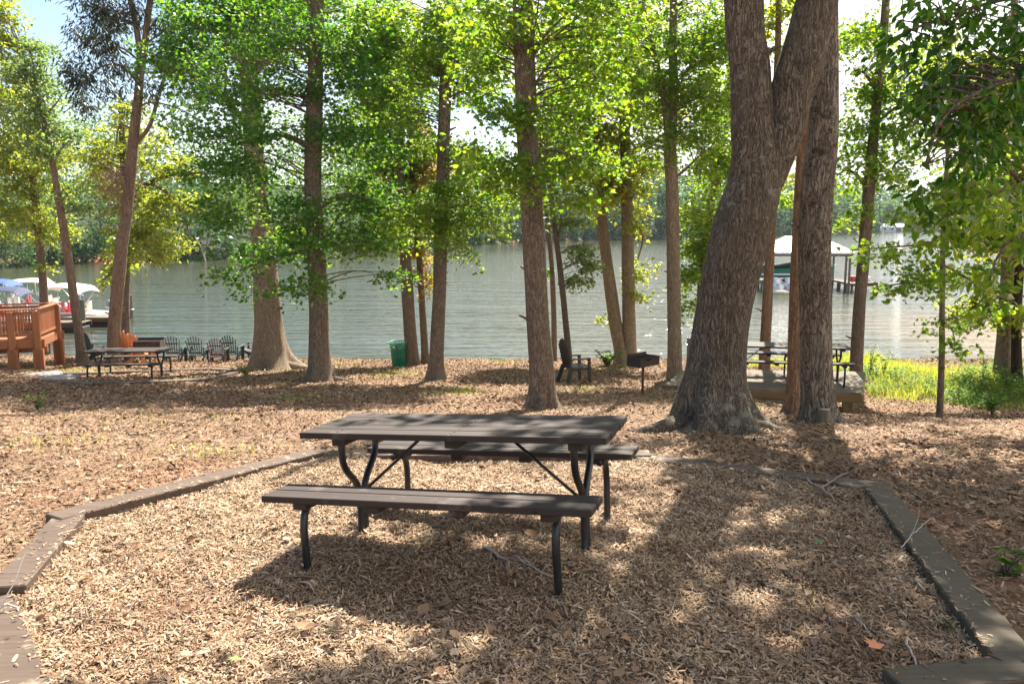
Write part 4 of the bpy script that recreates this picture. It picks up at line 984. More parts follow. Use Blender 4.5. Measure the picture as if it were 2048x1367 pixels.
# double tree by the right grill
tree('twin_stem_tree', 'double-stemmed smooth tree with two trunks from one base behind the grill', 'tree', 29.5,
     [[(1250, 716, 50), (1242, 700, 30), (1230, 640, 26), (1216, 540, 23), (1204, 440, 20), (1194, 340, 18), (1180, 220, 15), (1170, 80, 11), (1160, -100, 6)],
      [(1258, 708, 32), (1258, 640, 27), (1256, 540, 25), (1254, 420, 23), (1251, 300, 21), (1249, 200, 19), (1255, 130, 17), (1272, 70, 14), (1290, -40, 10), (1310, -250, 5)]],
     M['bark_tan'], flare=(.35, .2, 5, .3), seg=24, step=.14, amp=.03,
     limbs=[[(1250, 230, 10), (1220, 160, 7), (1200, 90, 4)], [(1254, 420, 6), (1285, 470, 4), (1275, 520, 3)], [(1251, 320, 7), (1300, 280, 5), (1340, 270, 3)]],
     blobs=[(1180, 230, 90, 90, 0, 2), (1230, 330, 80, 60, 0, 1.8), (1240, 90, 100, 90, 0, 2.2), (1200, 390, 60, 30, 0, 1.4, .8), (1278, 440, 22, 40, 0, .8, .7), (1285, 540, 30, 22, 0, .7, .6), (1275, 590, 22, 12, 0, .5, .7), (1218, 635, 10, 12, 0, .4, .5), (1130, 150, 60, 80, .3, 1.6, .8), (1150, 60, 90, 60, .5, 1.8, .9), (1295, 215, 60, 46, 0, 1.4, .8), (1160, 315, 80, 36, .4, 1.5, .8), (1100, 310, 60, 50, .6, 1.4, .6)], crown=('star', .13, 2.3, .45, 'leaf_oak'), group=G1)
tree('smooth_grey_tree', 'smooth upright tree with a mossy foot beside the platform corner, forking high up', 'tree', 22.0,
     [[(1350, 748, 32), (1349, 690, 28), (1348, 600, 27), (1346, 480, 26), (1344, 380, 25), (1340, 300, 24), (1339, 280, 23)],
      [(1340, 300, 18), (1330, 200, 16), (1312, 130, 14), (1296, 60, 12), (1278, -20, 10), (1260, -180, 6)],
      [(1341, 300, 20), (1346, 200, 18), (1346, 90, 16), (1347, 0, 14), (1350, -200, 9), (1352, -400, 4)]],
     M['bark_tan'], flare=(.6, .18, 6, .3), seg=28, step=.11, amp=.025,
     limbs=[[(1345, 360, 7), (1380, 330, 5), (1410, 300, 3)], [(1343, 180, 8), (1390, 120, 5), (1420, 60, 3)]],
     blobs=[(1400, 150, 70, 110, 0, 1.8), (1300, 130, 80, 110, 0, 1.8, .9), (1390, 290, 60, 60, 0, 1.4, .9), (1380, 30, 90, 60, 0, 1.8), (1305, 290, 40, 40, 0, 1.1, .8), (1415, 400, 40, 40, .5, 1, .7), (1440, 90, 50, 80, .4, 1.4, .8), (1245, 60, 70, 60, .4, 1.5, .7), (1425, 230, 40, 60, .4, 1.2, .7)], crown=('maple', .11, 2.3, .42, 'leaf_bright'), group=G1)
tree('leaning_behind_tree', 'leaning dark stem seen between the smooth tree and the big forked trunk', 'tree', 26.0,
     [[(1398, 728, 18), (1400, 620, 16), (1408, 500, 14), (1424, 400, 14), (1442, 320, 13), (1456, 220, 11), (1462, 90, 8)]], M['bark_dark'], flare=(.5, .15, 4, .2), seg=14, step=.16,
     blobs=[(1420, 430, 50, 40, 0, 1.2), (1398, 500, 40, 50, 0, 1), (1382, 560, 26, 50, -.3, .7, .8), (1440, 330, 50, 60, 0, 1.3), (1570, 400, 40, 40, 0, 1, .4), (1440, 200, 50, 80, 0, 1.4, .8), (1372, 620, 12, 26, -.3, .5, .6)], crown=('star', .12, 2.1, .4, 'leaf_bright'), group=G1)
tree('bare_brown_tree', 'slim brown trunk rising behind the table on the platform', 'tree', 22.5,
     [[(1528, 742, 24), (1531, 680, 21), (1536, 580, 20), (1541, 480, 19), (1545, 400, 18), (1550, 260, 16), (1556, 80, 12), (1560, -150, 6)]], M['bark_red'], flare=(.5, .15, 4, .2), seg=22, step=.12,
     blobs=[(1570, 330, 30, 60, 0, 1, .35), (1560, 60, 60, 70, 0, 1.4, .6)], crown=('star', .12, 1.6, .4, 'leaf_oak'), group=G1)
tree('slim_shore_tree', 'slim curved tree standing in the tall grass just past the platform', 'tree', 20.8,
     [[(1713, 752, 28), (1714, 700, 25), (1720, 600, 24), (1730, 480, 23), (1738, 380, 22), (1746, 280, 20), (1756, 180, 18), (1766, 80, 16), (1776, -60, 12), (1790, -250, 7)]], M['bark_dark'], flare=(.3, .2, 4, .2), seg=24, step=.11,
     limbs=[[(1738, 380, 7), (1700, 340, 5), (1675, 350, 3)], [(1756, 180, 8), (1720, 140, 5), (1700, 150, 3)], [(1750, 250, 6), (1790, 215, 4), (1830, 200, 2)]],
     blobs=[(1735, 330, 60, 60, 0, 1.3), (1700, 430, 45, 26, 0, 1, .8), (1720, 240, 40, 40, 0, 1, .7), (1770, 90, 60, 100, 0, 1.6), (1700, 80, 50, 60, 0, 1.2, .6), (1790, 300, 50, 60, .3, 1.2), (1685, 300, 26, 50, 0, .8, .7), (1800, 180, 50, 60, 0, 1.2, .8), ('w', 8.6, 20.3, 9.0, 2.6, 2.0, 1.3), ('w', 6.4, 19.0, 8.9, 1.6, 1.2, 1.0)], crown=('maple', .115, 2.0, .4, 'leaf_bright'), group=G1)  # last two clumps are unseen, added to dapple the ground at right
tree('sapling', 'thin sapling with tiered maple leaves over the grass edge', 'tree', 15.0,
     [[(1883, 797, 14), (1883, 730, 12), (1884, 640, 11), (1885, 560, 10), (1886, 470, 9), (1890, 380, 8), (1898, 260, 6), (1904, 120, 4)]], M['bark_mid'], flare=(.3, .12, 4, .2), seg=16, step=.1,
     limbs=[[(1885, 560, 5), (1820, 565, 4), (1745, 575, 2)], [(1885, 480, 5), (1830, 490, 4), (1700, 500, 2)], [(1884, 640, 4), (1905, 660, 3), (1910, 690, 2)], [(1886, 530, 5), (1940, 560, 4), (1985, 610, 2)]],
     blobs=[(1860, 560, 80, 24, 0, .8), (1770, 578, 55, 16, 0, .5, .8), (1710, 490, 45, 26, 0, .5, .8), (1840, 500, 60, 26, 0, .7), (1925, 560, 60, 40, 0, .7), (1880, 630, 38, 18, 0, .4, .8), (1898, 672, 22, 18, 0, .3, .7), (1965, 620, 45, 22, 0, .5, .8), (1900, 420, 80, 50, .3, .9), (1930, 320, 80, 70, .3, 1)], crown=('maple', .115, 1.7, .34, 'leaf_bright'), group=G1)
tree('double_shore_tree', 'pale and dark twin trunk in green undergrowth at the picture edge', 'tree', 22.5,
     [[(2003, 772, 40), (2006, 720, 32), (2011, 650, 29), (2016, 560, 27), (2020, 450, 25), (2024, 300, 22), (2028, 120, 16), (2030, -100, 9)]], M['bark_tan'], flare=(.3, .2, 4, .2), seg=24, step=.12,
     blobs=[(2000, 600, 60, 45, 0, 1.2), (1950, 640, 40, 24, 0, .9, .8), (2010, 470, 70, 70, 0, 1.6), (2000, 330, 80, 80, 0, 1.8), (1940, 200, 90, 90, .5, 1.8, .8), (1850, 130, 60, 70, .5, 1.6, .6), (2040, 180, 80, 90, 0, 1.8)], crown=('star', .13, 2.0, .42, 'leaf_oak'), group=G1)
tree('black_shore_tree', 'black-brown trunk pressed against the pale trunk at the picture edge', 'tree', 22.0,
     [[(2034, 778, 24), (2033, 700, 19), (2034, 620, 18), (2042, 500, 17), (2056, 350, 14), (2070, 150, 9)]], M['bark_black'], flare=(.4, .15, 4, .2), seg=18, step=.14,
     blobs=[(2060, 420, 40, 80, 0, 1.2), (2070, 250, 50, 90, 0, 1.5)], crown=('star', .13, 2.0, .42, 'leaf_maple'), group=G1)
# near broad-leaved tree whose branches hang in from the right
tree('broad_leaf_tree', 'near tree with big glossy leaves hanging in at the upper right corner', 'tree', 7.2,
     [[(2420, 1010, 60), (2416, 800, 50), (2405, 560, 46), (2390, 300, 42), (2370, 50, 36), (2340, -250, 28), (2320, -600, 18), (2300, -900, 8)]], M['bark_dark'], flare=(.4, .2, 5, .2), seg=24, step=.1,
     limbs=[[(2385, 250, 22), (2220, 160, 15), (2060, 150, 10, -.4), (1900, 220, 6, -.6), (1850, 330, 3, -.6)], [(2390, 330, 20), (2230, 340, 14, .3), (2080, 360, 9, .4), (1960, 400, 6, .4), (1880, 440, 3, .4)], [(2375, 100, 20), (2240, 20, 14), (2080, -10, 9), (1930, 20, 6), (1820, 60, 3)], [(2400, 480, 18), (2260, 470, 12, -.5), (2120, 450, 8, -.8), (2010, 490, 5, -.9), (1980, 560, 3, -.9)]],
     blobs=[(1900, 60, 120, 75, 0, .6), (1980, 160, 110, 90, -.2, .6), (1850, 190, 70, 75, -.3, .5, .8), (2030, 60, 70, 80, 0, .6), (1880, 300, 65, 70, -.4, .45, .9), (1990, 290, 90, 70, 0, .5, .9), (1850, 390, 50, 50, .2, .4, .6), (2060, 190, 60, 120, 0, .6)],
     crown=('oval', .078, .8, .22, 'leaf_broad', dict(per=16, thick=.5, droop=.9, ntwig=.6)), group=None,
     extra_blobs=[([(1960, 430, 90, 50, .3, .4), (2030, 480, 50, 60, -.7, .35), (1990, 540, 50, 50, -.8, .3, .8), (1900, 470, 55, 40, .2, .35, .8), (2045, 390, 50, 50, 0, .4), (1990, 380, 70, 30, 0, .4, .8)], ('oval', .082, .85, .18, 'leaf_bright', dict(per=14, thick=.5, droop=.8, ntwig=.6), 'lower_leaves'))])
# left group by the chairs
tree('leaning_thin_tree', 'thin bare-looking trunk leaning left beside the red boardwalk', 'tree', 30.0,
     [[(166, 720, 22), (158, 670, 18), (150, 610, 17), (140, 540, 16), (128, 460, 15), (116, 390, 14), (104, 320, 12), (92, 260, 10), (80, 210, 8), (68, 150, 5), (58, 80, 3)]], M['bark_cedar'], flare=(.5, .2, 4, .2), seg=20, step=.13,
     limbs=[[(104, 320, 5), (130, 290, 3), (150, 270, 2)], [(86, 235, 4), (110, 210, 3), (124, 190, 2)]],
     blobs=[(70, 190, 50, 90, 0, 1.3, .55), (105, 270, 50, 60, 0, 1.2, .5), (140, 400, 40, 40, 0, .9, .4), (70, 110, 40, 50, 0, 1, .5)], crown=('simple', .13, 1.9, .4, 'leaf_pale'), group=G1)
tree('edge_oak', 'yellow-green oak behind the boardwalk at the picture edge', 'tree', 35.0,
     [[(93, 712, 19), (90, 640, 17), (86, 560, 16), (78, 470, 15), (70, 390, 14), (60, 320, 12), (56, 240, 9), (50, 120, 5)]], M['bark_dark'], flare=(.5, .2, 4, .2), seg=18, step=.15,
     limbs=[[(66, 360, 8), (36, 320, 6), (0, 310, 4)], [(74, 440, 6), (50, 425, 4), (20, 420, 3)]],
     blobs=[(30, 330, 90, 70, 0, 2), (30, 430, 80, 46, 0, 1.8, .9), (100, 460, 36, 36, 0, 1, .6), (20, 190, 60, 80, 0, 1.8), (60, 290, 70, 50, 0, 1.6, .7), (10, 70, 50, 50, 0, 1.4, .5), (14, 30, 60, 44, -.3, 1.2, .9), (100, 545, 12, 14, 0, .4, .8)], crown=('simple', .15, 1.35, .45, 'leaf_oak', dict(ntwig=.3)), group=G1)
rt, tr_ = tree('cedar', 'tall reddish cedar with wispy dark foliage and dead brush on its trunk', 'tree', 29.0,
     [[(228, 726, 27), (228, 680, 25), (233, 600, 24), (243, 500, 23), (254, 420, 21), (262, 340, 20), (268, 270, 19), (276, 200, 17), (281, 140, 16)],
      [(281, 150, 14), (278, 90, 12), (270, 40, 11), (258, -20, 10), (250, -160, 6)], [(281, 150, 14), (290, 90, 13), (296, 30, 12), (302, -20, 11), (312, -200, 6)],
      [(276, 282, 9), (300, 250, 8), (318, 190, 7), (335, 135, 6), (352, 80, 4)]], M['bark_cedar'], flare=(.5, .2, 4, .3), seg=24, step=.13, amp=.05,
     limbs=[[(276, 165, 6), (240, 130, 4), (190, 140, 3), (150, 190, 2)], [(277, 120, 5), (240, 95, 4), (190, 100, 3), (140, 60, 2)], [(272, 220, 5), (300, 205, 4), (350, 215, 3), (400, 240, 2)], [(290, 90, 5), (330, 60, 4), (370, 50, 2)], [(262, 30, 5), (220, 20, 4), (160, 10, 2)], [(268, 260, 5), (240, 250, 4), (232, 290, 3)]],
     blobs=[(180, 50, 60, 56, 0, 1.2), (160, 110, 46, 46, 0, 1, .8), (200, 120, 40, 30, 0, .9, .6), (150, 200, 30, 40, 0, .8, .8), (190, 180, 36, 30, 0, .8, .4), (230, 30, 60, 40, 0, 1.1, .7), (320, 40, 50, 46, 0, 1.1, .7), (340, 170, 40, 36, 0, .9, .6), (270, 170, 40, 60, 0, .9, .35), (375, 100, 40, 40, 0, .9, .5), (150, -20, 60, 40, 0, 1.2), (290, -40, 80, 50, 0, 1.2)],
     crown=('spray', .20, .75, .40, 'needle', dict(droop=.9, thick=.6, per=40, ntwig=.6)), group=G1)
# dead brush hanging on the cedar
n = 260; C0 = at(232, 365, 28.9); tw = []
for i in range(n):
    s = C0 + rng.normal(0, 1, 3) * np.array([.30, .2, .38]) + np.array([.18, 0, .1]); d = np.array([rng.normal(-.5, .5), rng.normal(0, .4), rng.normal(-.5, .45)]); d = unit(d) * rng.uniform(.3, .9)
    tw.append(tube_np(np.array([s, s + d * .5 + rng.normal(0, .05, 3), s + d + np.array([0, 0, -.08])]), np.array([.008, .006, .003]), 4))
V, Q = cat_mesh(tw); fast('dead_brush', V - np.array(rt.location), Q, M['brush'], rt)
tree('shore_oak', 'yellow-green oak with drooping boughs right behind the cedar', 'tree', 33.4,
     [[(250, 690, 20), (250, 640, 19), (250, 560, 18), (250, 480, 17), (252, 400, 16), (248, 330, 14), (244, 260, 11), (240, 180, 6)]], M['bark_dark'], flare=(.15, .2, 4, .2), seg=18, step=.15,
     limbs=[[(252, 400, 12), (290, 370, 10), (340, 350, 8), (400, 345, 4)], [(300, 366, 7), (340, 390, 6), (365, 430, 4), (380, 470, 2)], [(250, 480, 8), (280, 490, 6), (330, 500, 3)], [(250, 540, 6), (225, 545, 4), (205, 560, 2)]],
     blobs=[(310, 400, 90, 60, 0, 2), (350, 330, 60, 30, 0, 1.4, .8), (300, 480, 90, 40, 0, 1.6, .9), (240, 540, 34, 26, 0, .9, .8), (215, 560, 18, 22, 0, .6, .6), (340, 500, 50, 18, 0, .9, .8), (230, 300, 60, 60, 0, 1.6, .8), (190, 350, 40, 60, 0, 1.2, .5), (280, 260, 50, 60, 0, 1.4, .6), (290, 440, 60, 30, -.5, 1, .7)], crown=('simple', .14, 1.25, .42, 'leaf_oak', dict(ntwig=.3)), group=G1)

# ------------------------------------------------------------------ mulch, leaf litter, twigs
RING = np.array([gpt(*q)[:2] for q in [(60, 1440), (-16, 1222), (140, 1046), (628, 917), (1300, 915), (1782, 984), (1995, 1300), (1830, 1440)]])
def inside(poly, x, y):
    r = np.zeros(len(x), bool); n = len(poly); j = n - 1
    for i in range(n):
        xi, yi = poly[i]; xj, yj = poly[j]
        c = ((yi > y) != (yj > y)) & (x < (xj - xi) * (y - yi) / (yj - yi + 1e-12) + xi); r ^= c; j = i
    return r
def over_boards(x, y, keep=.012):
    """Lift of what lies on the border boards; most pieces that would are dropped."""
    lift = np.zeros(len(x)); drop = np.zeros(len(x), bool)
    for A, B, w, top in BOARDS:
        d = np.array([B.x - A.x, B.y - A.y]); L_ = np.hypot(*d); d /= L_
        t = (x - A.x) * d[0] + (y - A.y) * d[1]; s_ = -(x - A.x) * d[1] + (y - A.y) * d[0]
        on = (t > 0) & (t < L_) & (np.abs(s_) < w / 2)
        edge_ = keep * (1 + 22 * np.exp(-((w / 2 - np.abs(s_)) / .018)))
        drop |= on & (rng.random(len(x)) > edge_)
        zt = A.z + (B.z - A.z) * t / L_ + top
        lift = np.where(on, zt - ground_z(x, y) + .002, lift)
    return lift, ~drop
def near_points(n, y0, y1, pad=.7):
    """Points spread evenly by area over the wedge the camera sees, and a little more at its sides."""
    y = np.sqrt(rng.uniform(y0 * y0, y1 * y1, n)); x = rng.uniform(-1, 1, n) * (.65 * y + pad); return x, y
def strips(x, y, length, width, curl, lift, tilt):
    n = len(x); a = rng.uniform(0, 2 * math.pi, n); z = ground_z(x, y) + lift
    f = np.stack([np.cos(a), np.sin(a), rng.normal(0, 1, n) * tilt], -1); f = unit(f)
    up = np.stack([rng.normal(0, 1, n) * tilt, rng.normal(0, 1, n) * tilt, np.ones(n)], -1); up = unit(up - (up * f).sum(-1, keepdims=True) * f); s = np.cross(f, up)
    c = np.stack([x, y, z], -1); L_ = length[:, None]; w = width[:, None]; k = curl[:, None] * up
    V = np.stack([c - f * L_ / 2 - s * w * .35, c - f * L_ / 2 + s * w * .3, c - s * w * .5 + k, c + s * w * .5 + k, c + f * L_ / 2 - s * w * .3, c + f * L_ / 2 + s * w * .2], 1)
    b = (np.arange(n) * 6)[:, None, None]
    Q = (np.array([[0, 1, 3, 2], [2, 3, 5, 4]])[None] + b).reshape(-1, 4)
    return V.reshape(-1, 3), Q
def dead_leaves(x, y, size, lift, tilt=.35):
    n = len(x); a = rng.uniform(0, 2 * math.pi, n); z = ground_z(x, y) + lift
    f = np.stack([np.cos(a), np.sin(a), rng.normal(0, tilt, n)], -1); up = np.stack([rng.normal(0, tilt, n), rng.normal(0, tilt, n), np.ones(n)], -1)
    f = unit(f); nrm = unit(up - (up * f).sum(-1, keepdims=True) * f); s = np.cross(f, nrm)
    T = np.array([(0, 1, 6), (1, 2, 6), (2, 3, 6), (3, 4, 6), (4, 5, 6), (5, 0, 6)])
    base = np.array([(0, -.5, 0), (.32, -.2, 0), (.28, .2, 0), (0, .55, 0), (-.28, .2, 0), (-.32, -.2, 0), (0, 0, 0)])
    sz = size[:, None, None]; cu = rng.uniform(-.5, .9, (n, 1)); cv = rng.uniform(-.5, .6, (n, 1))
    bx = base[None, :, 0] * rng.uniform(.6, 1.2, (n, 1)) + rng.normal(0, .05, (n, 7)); by = base[None, :, 1] + rng.normal(0, .05, (n, 7))
    bz = cu * np.abs(bx) + cv * by * by + rng.normal(0, .03, (n, 7))
    V = np.stack([x, y, z], -1)[:, None] + sz * (bx[..., None] * s[:, None] + by[..., None] * f[:, None] + bz[..., None] * nrm[:, None])
    return V.reshape(-1, 3), (T[None] + (np.arange(n) * 7)[:, None, None]).reshape(-1, 3)
x, y = near_points(620000, 2.0, 9.4)
k = inside(RING, x, y); x, y = x[k], y[k]; bl_, k = over_boards(x, y); x, y, bl_ = x[k], y[k], bl_[k]; n = len(x)
L_ = np.clip(rng.lognormal(math.log(.028), .52, n), .009, .11); wd = np.clip(rng.lognormal(math.log(.0064), .45, n), .0025, .022)
V, Q = strips(x, y, L_, wd, rng.normal(0, .004, n), np.where(bl_ > 0, bl_ + .003, rng.uniform(0, .026, n)), np.where(bl_ > 0, .08, .36))
tag(fast('wood_chip_mulch', V, Q, M['chip']), kind='stuff')
# dry leaves and bark outside the boards, thinning into bare clay in patches
x, y = near_points(620000, 2.0, 34.6, 2.0)
yy = rng.random(len(x)); patch = .5 + .5 * np.sin(.9 * x + .3 * y + 1.2 * np.sin(.5 * y)) * np.sin(.7 * y - .5 * x + 1)
bl_, kb = over_boards(x, y, .0); k = kb & (bl_ == 0) & ~inside(RING, x, y) & (yy < .30 + .70 * patch) & (ground_z(x, y) > ZW + .04); x, y = x[k], y[k]; n = len(x)
V, T = dead_leaves(x, y, np.clip(rng.normal(.036, .014, n), .014, .08) * np.clip(.85 + y / 34, .9, 1.6), rng.uniform(.0, .03, n))
tag(fast('leaf_litter', V, T, M['litter']), kind='stuff')
x, y = near_points(150000, 2.0, 13, 1.0); bl_, kb = over_boards(x, y, .015); k = kb & ~inside(RING, x, y); x, y, bl_ = x[k], y[k], bl_[k]; n = len(x)
V, Q = strips(x, y, np.clip(rng.lognormal(math.log(.045), .5, n), .015, .14), np.clip(rng.lognormal(math.log(.009), .45, n), .003, .03), rng.normal(0, .005, n), np.where(bl_ > 0, bl_ + .003, rng.uniform(0, .025, n)), np.where(bl_ > 0, .08, .25))
tag(fast('bark_litter', V, Q, M['litter']), kind='stuff')
x, y = near_points(1500, 2.0, 9.5); n = len(x)
V, T = dead_leaves(x, y, np.clip(rng.normal(.055, .018, n), .025, .10), rng.uniform(.02, .045, n), .3)
tag(fast('fallen_leaves', V, T, M['litter']), kind='stuff')
tw = []
x, y = near_points(3400, 2.2, 14)
for i in range(len(x)):
    a = rng.uniform(0, 6.28); L0 = rng.uniform(.05, .2) * (1 + 2.2 * (rng.random() < .12)); t = np.linspace(-.5, .5, 4)
    px_ = x[i] + np.cos(a) * L0 * t + rng.normal(0, .03 * L0, 4); py_ = y[i] + np.sin(a) * L0 * t + rng.normal(0, .03 * L0, 4)
    r0 = rng.uniform(.0012, .004); tw.append(tube_np(np.stack([px_, py_, ground_z(px_, py_) + .022 + r0 + rng.uniform(0, .012)], -1), np.linspace(r0, r0 * .5, 4), 5))
V, Q = cat_mesh(tw); tag(fast('twig_litter', V, Q, M['stick'], smooth=True), kind='stuff')
def branch(pts, r, label, mt, twigs=0):
    P = np.array([list(gpt(a, b, .03 + (c if len(q) > 2 else 0))) for q in pts for a, b, c in [(q[0], q[1], q[2] if len(q) > 2 else 0)]])
    C = catmull(P, .04); C = C + rng.normal(0, .004, C.shape); o = C[0].copy(); parts = [tube_np(C, np.linspace(r, r * .45, len(C)), 7)]
    for i in range(twigs):
        j = int(rng.integers(len(C) // 4, len(C))); d = unit(rng.normal(0, 1, 3) + np.array([0, 0, .9])) * rng.uniform(.08, .3)
        parts.append(tube_np(np.array([C[j], C[j] + d * .5 + rng.normal(0, .015, 3), C[j] + d]), np.array([r * .45, r * .3, r * .15]), 5))
    V, Q = cat_mesh(parts); e = tag(fast('fallen_branch', V - o, Q, mt, smooth=True), label, 'branch'); e.location = o; return e
branch([(1640, 985), (1690, 962, .04), (1760, 938, .02)], .009, 'twiggy fallen branch lying over the corner of the boards', M['stick'], 9)
branch([(1606, 962), (1650, 990), (1672, 1012)], .007, 'pale thin stick beside the twiggy branch inside the boards', M['palestick'], 1)
branch([(1800, 1112, .03), (1850, 1078, .09), (1866, 1058, .04)], .004, 'thin stick lying across the mossy board', M['palestick'], 1)
branch([(1812, 1292), (1828, 1330), (1846, 1372)], .006, 'pale straight stick by the orange leaf at the bottom', M['palestick'])
branch([(1700, 1240), (1732, 1270), (1748, 1308)], .004, 'thin curved stick above the orange leaf', M['palestick'], 2)
branch([(1030, 1122), (1080, 1152), (1160, 1182)], .006, 'long pale stick in the shade of the front bench', M['palestick'], 2)
branch([(968, 1100), (1010, 1128), (1018, 1140)], .010, 'short thick pale stick under the middle of the front bench', M['palestick'])
branch([(-20, 1262, .06), (14, 1246, .07), (40, 1240, .04)], .010, 'pale forked stick lying on the corner of the near border boards', M['palestick'], 1)
branch([(52, 877), (80, 874), (108, 873)], .016, 'grey stick lying in the open leaf litter near the single green seedling', M['stick'])
branch([(258, 874), (285, 871), (308, 868)], .014, 'grey stick in the sunlit litter short of the long dark border board', M['stick'], 1)
branch([(1508, 886), (1528, 884), (1542, 880)], .022, 'short bark-covered log at the foot of the forked tree', M['stick'])
branch([(1510, 846), (1560, 836), (1600, 832)], .018, 'crooked root-like branch left of the stump', M['stick'], 2)
branch([(1300, 1096), (1345, 1080), (1360, 1062)], .004, 'thin grey twig alone in the dappled mulch', M['stick'], 3)
def one_leaf(px, py, size, col, label, rz):
    P = gpt(px, py, .05); V, T = tmpl('maple'); o = MB().add([(a * size, b * size, .3 * c * size + .1 * size * abs(a)) for a, b, c in V], [tuple(t) for t in T]).build('fallen_leaf', plain('leaf_' + label.split()[0], col, .6, .2, 40), None)
    o.location = P; o.rotation_euler = (.25, .15, rz); tag(o, label, 'leaf'); return o
one_leaf(1766, 1326, .12, (.50, .17, .06), 'orange curled maple leaf by the straight pale stick', .5)
one_leaf(1142, 1098 + 66, .07, (.48, .24, .05), 'amber leaf in the table shadow near the bench leg', 1.5)
one_leaf(490, 1337, .085, (.12, .24, .03), 'green fresh leaf lying in sunlit mulch', 2.2)
one_leaf(380, 1333, .06, (.26, .34, .06), 'lime small leaf lying in sunlit mulch', .9)
one_leaf(1700, 1155 + 33, .07, (.42, .22, .12), 'russet leaf in the dappled mulch inside the mossy board', 3.3)
one_leaf(1625, 1078 + 20, .07, (.10, .2, .05), 'dull green leaf among twigs in the dappled mulch', 4.3)

# ------------------------------------------------------------------ grass, undergrowth, seedlings
def in_px(poly, n):
    poly = np.array(poly, float); lo, hi = poly.min(0), poly.max(0); out = []
    d = [ground_at(*p) for p in poly]; gp = np.array([p[:2] for p in d])
    lo, hi = gp.min(0), gp.max(0)
    x = rng.uniform(lo[0], hi[0], n * 4); y = rng.uniform(lo[1], hi[1], n * 4); k = inside(gp, x, y); return x[k][:n], y[k][:n]
def blades(x, y, h, w, lean):
    n = len(x); z = ground_z(x, y) - .01; a = rng.uniform(0, 6.283, n); b = rng.uniform(0, 6.283, n)
    c = np.stack([x, y, z], -1); s = np.stack([np.cos(a), np.sin(a), 0 * a], -1) * w[:, None]
    l = np.stack([np.cos(b), np.sin(b), 0 * b], -1) * (lean * h)[:, None]; up = np.zeros((n, 3)); up[:, 2] = h
    m_ = c + up * .55 + l * .3; t_ = c + up * (1 - .25 * lean[:, None]) + l
    V = np.stack([c - s, c + s, m_ - s * .7, m_ + s * .7, t_], 1)
    T = np.array([(0, 1, 3), (0, 3, 2), (2, 3, 4)])
    return V.reshape(-1, 3), (T[None] + (np.arange(n) * 5)[:, None, None]).reshape(-1, 3)
parts = []
for poly, n, h0 in (([(1640, 742), (1735, 748), (1738, 792), (1800, 800), (1905, 792), (1905, 752), (1790, 728), (1660, 722)], 9000, .27),
                    ([(1380, 732), (1660, 742), (1660, 722), (1380, 722)], 3500, .22),
                    ([(1885, 790), (2060, 800), (2200, 790), (2200, 752), (1900, 745)], 5000, .3), ([(1640, 735), (1760, 735), (1760, 724), (1640, 722)], 2500, .42), ([(1735, 800), (1900, 812), (2080, 824), (2080, 790), (1735, 780)], 1500, .13)):
    x, y = in_px(poly, n); n = len(x); parts.append(blades(x, y, np.clip(rng.normal(h0, h0 * .35, n), .08, 1.2), rng.uniform(.003, .008, n), rng.uniform(.1, .9, n)))
V, T = cat_mesh(parts); tag(fast('shore_grass', V, T, M['grass']), kind='stuff')
parts = []
for cx, cy, rx, ry, n in ((920, 786, 50, 7, 500), (790, 748, 60, 8, 800), (660, 730, 60, 6, 700), (560, 742, 40, 5, 200), (1240, 732, 70, 8, 900), (160, 744, 90, 7, 900), (600, 800, 90, 12, 260), (1180, 780, 40, 6, 160), (300, 830, 160, 30, 160), (1010, 725, 60, 4, 300), (80, 890, 120, 14, 120), (430, 905, 100, 10, 120)):
    q = np.array([ground_at(cx + rx * a, cy + ry * b)[:2] for a, b in rng.normal(0, .5, (40, 2))])
    j = rng.integers(0, 40, n); x, y = (q[j] + rng.normal(0, .16, (n, 2))).T
    parts.append(blades(x, y, np.clip(rng.normal(.10, .04, n), .03, .24), rng.uniform(.002, .005, n), rng.uniform(.2, 1.1, n)))
V, T = cat_mesh(parts); tag(fast('grass_tufts', V, T, M['grass']), kind='stuff')
def herbs(x, y, h, per, size):
    n = len(x); P = np.repeat(np.stack([x, y, ground_z(x, y)], -1), per, 0); m_ = n * per
    hh = np.repeat(h, per) * rng.uniform(.25, 1, m_); P[:, 2] += hh; P[:, :2] += rng.normal(0, .07, (m_, 2))
    a = rng.uniform(0, 6.283, m_); fw = np.stack([np.cos(a), np.sin(a), rng.normal(-.1, .3, m_)], -1); nr = np.array([0, 0, 1.]) + rng.normal(0, .4, (m_, 3))
    return leaves(P, fw, nr, size * rng.uniform(.6, 1.3, m_), 'simple')
x, y = in_px([(1880, 806), (1960, 822), (2080, 800), (2250, 800), (2250, 750), (1990, 745), (1905, 765)], 1300)
V1, T1 = herbs(x, y, np.clip(rng.normal(.3, .12, len(x)), .1, .7), 12, .075)
x, y = in_px([(1660, 742), (1900, 775), (1900, 796), (1740, 792)], 420)
V2, T2 = herbs(x, y, np.clip(rng.normal(.25, .1, len(x)), .1, .5), 9, .07)
V, T = cat_mesh([(V1, T1), (V2, T2)]); tag(fast('undergrowth', V, T, M['herb']), kind='stuff')
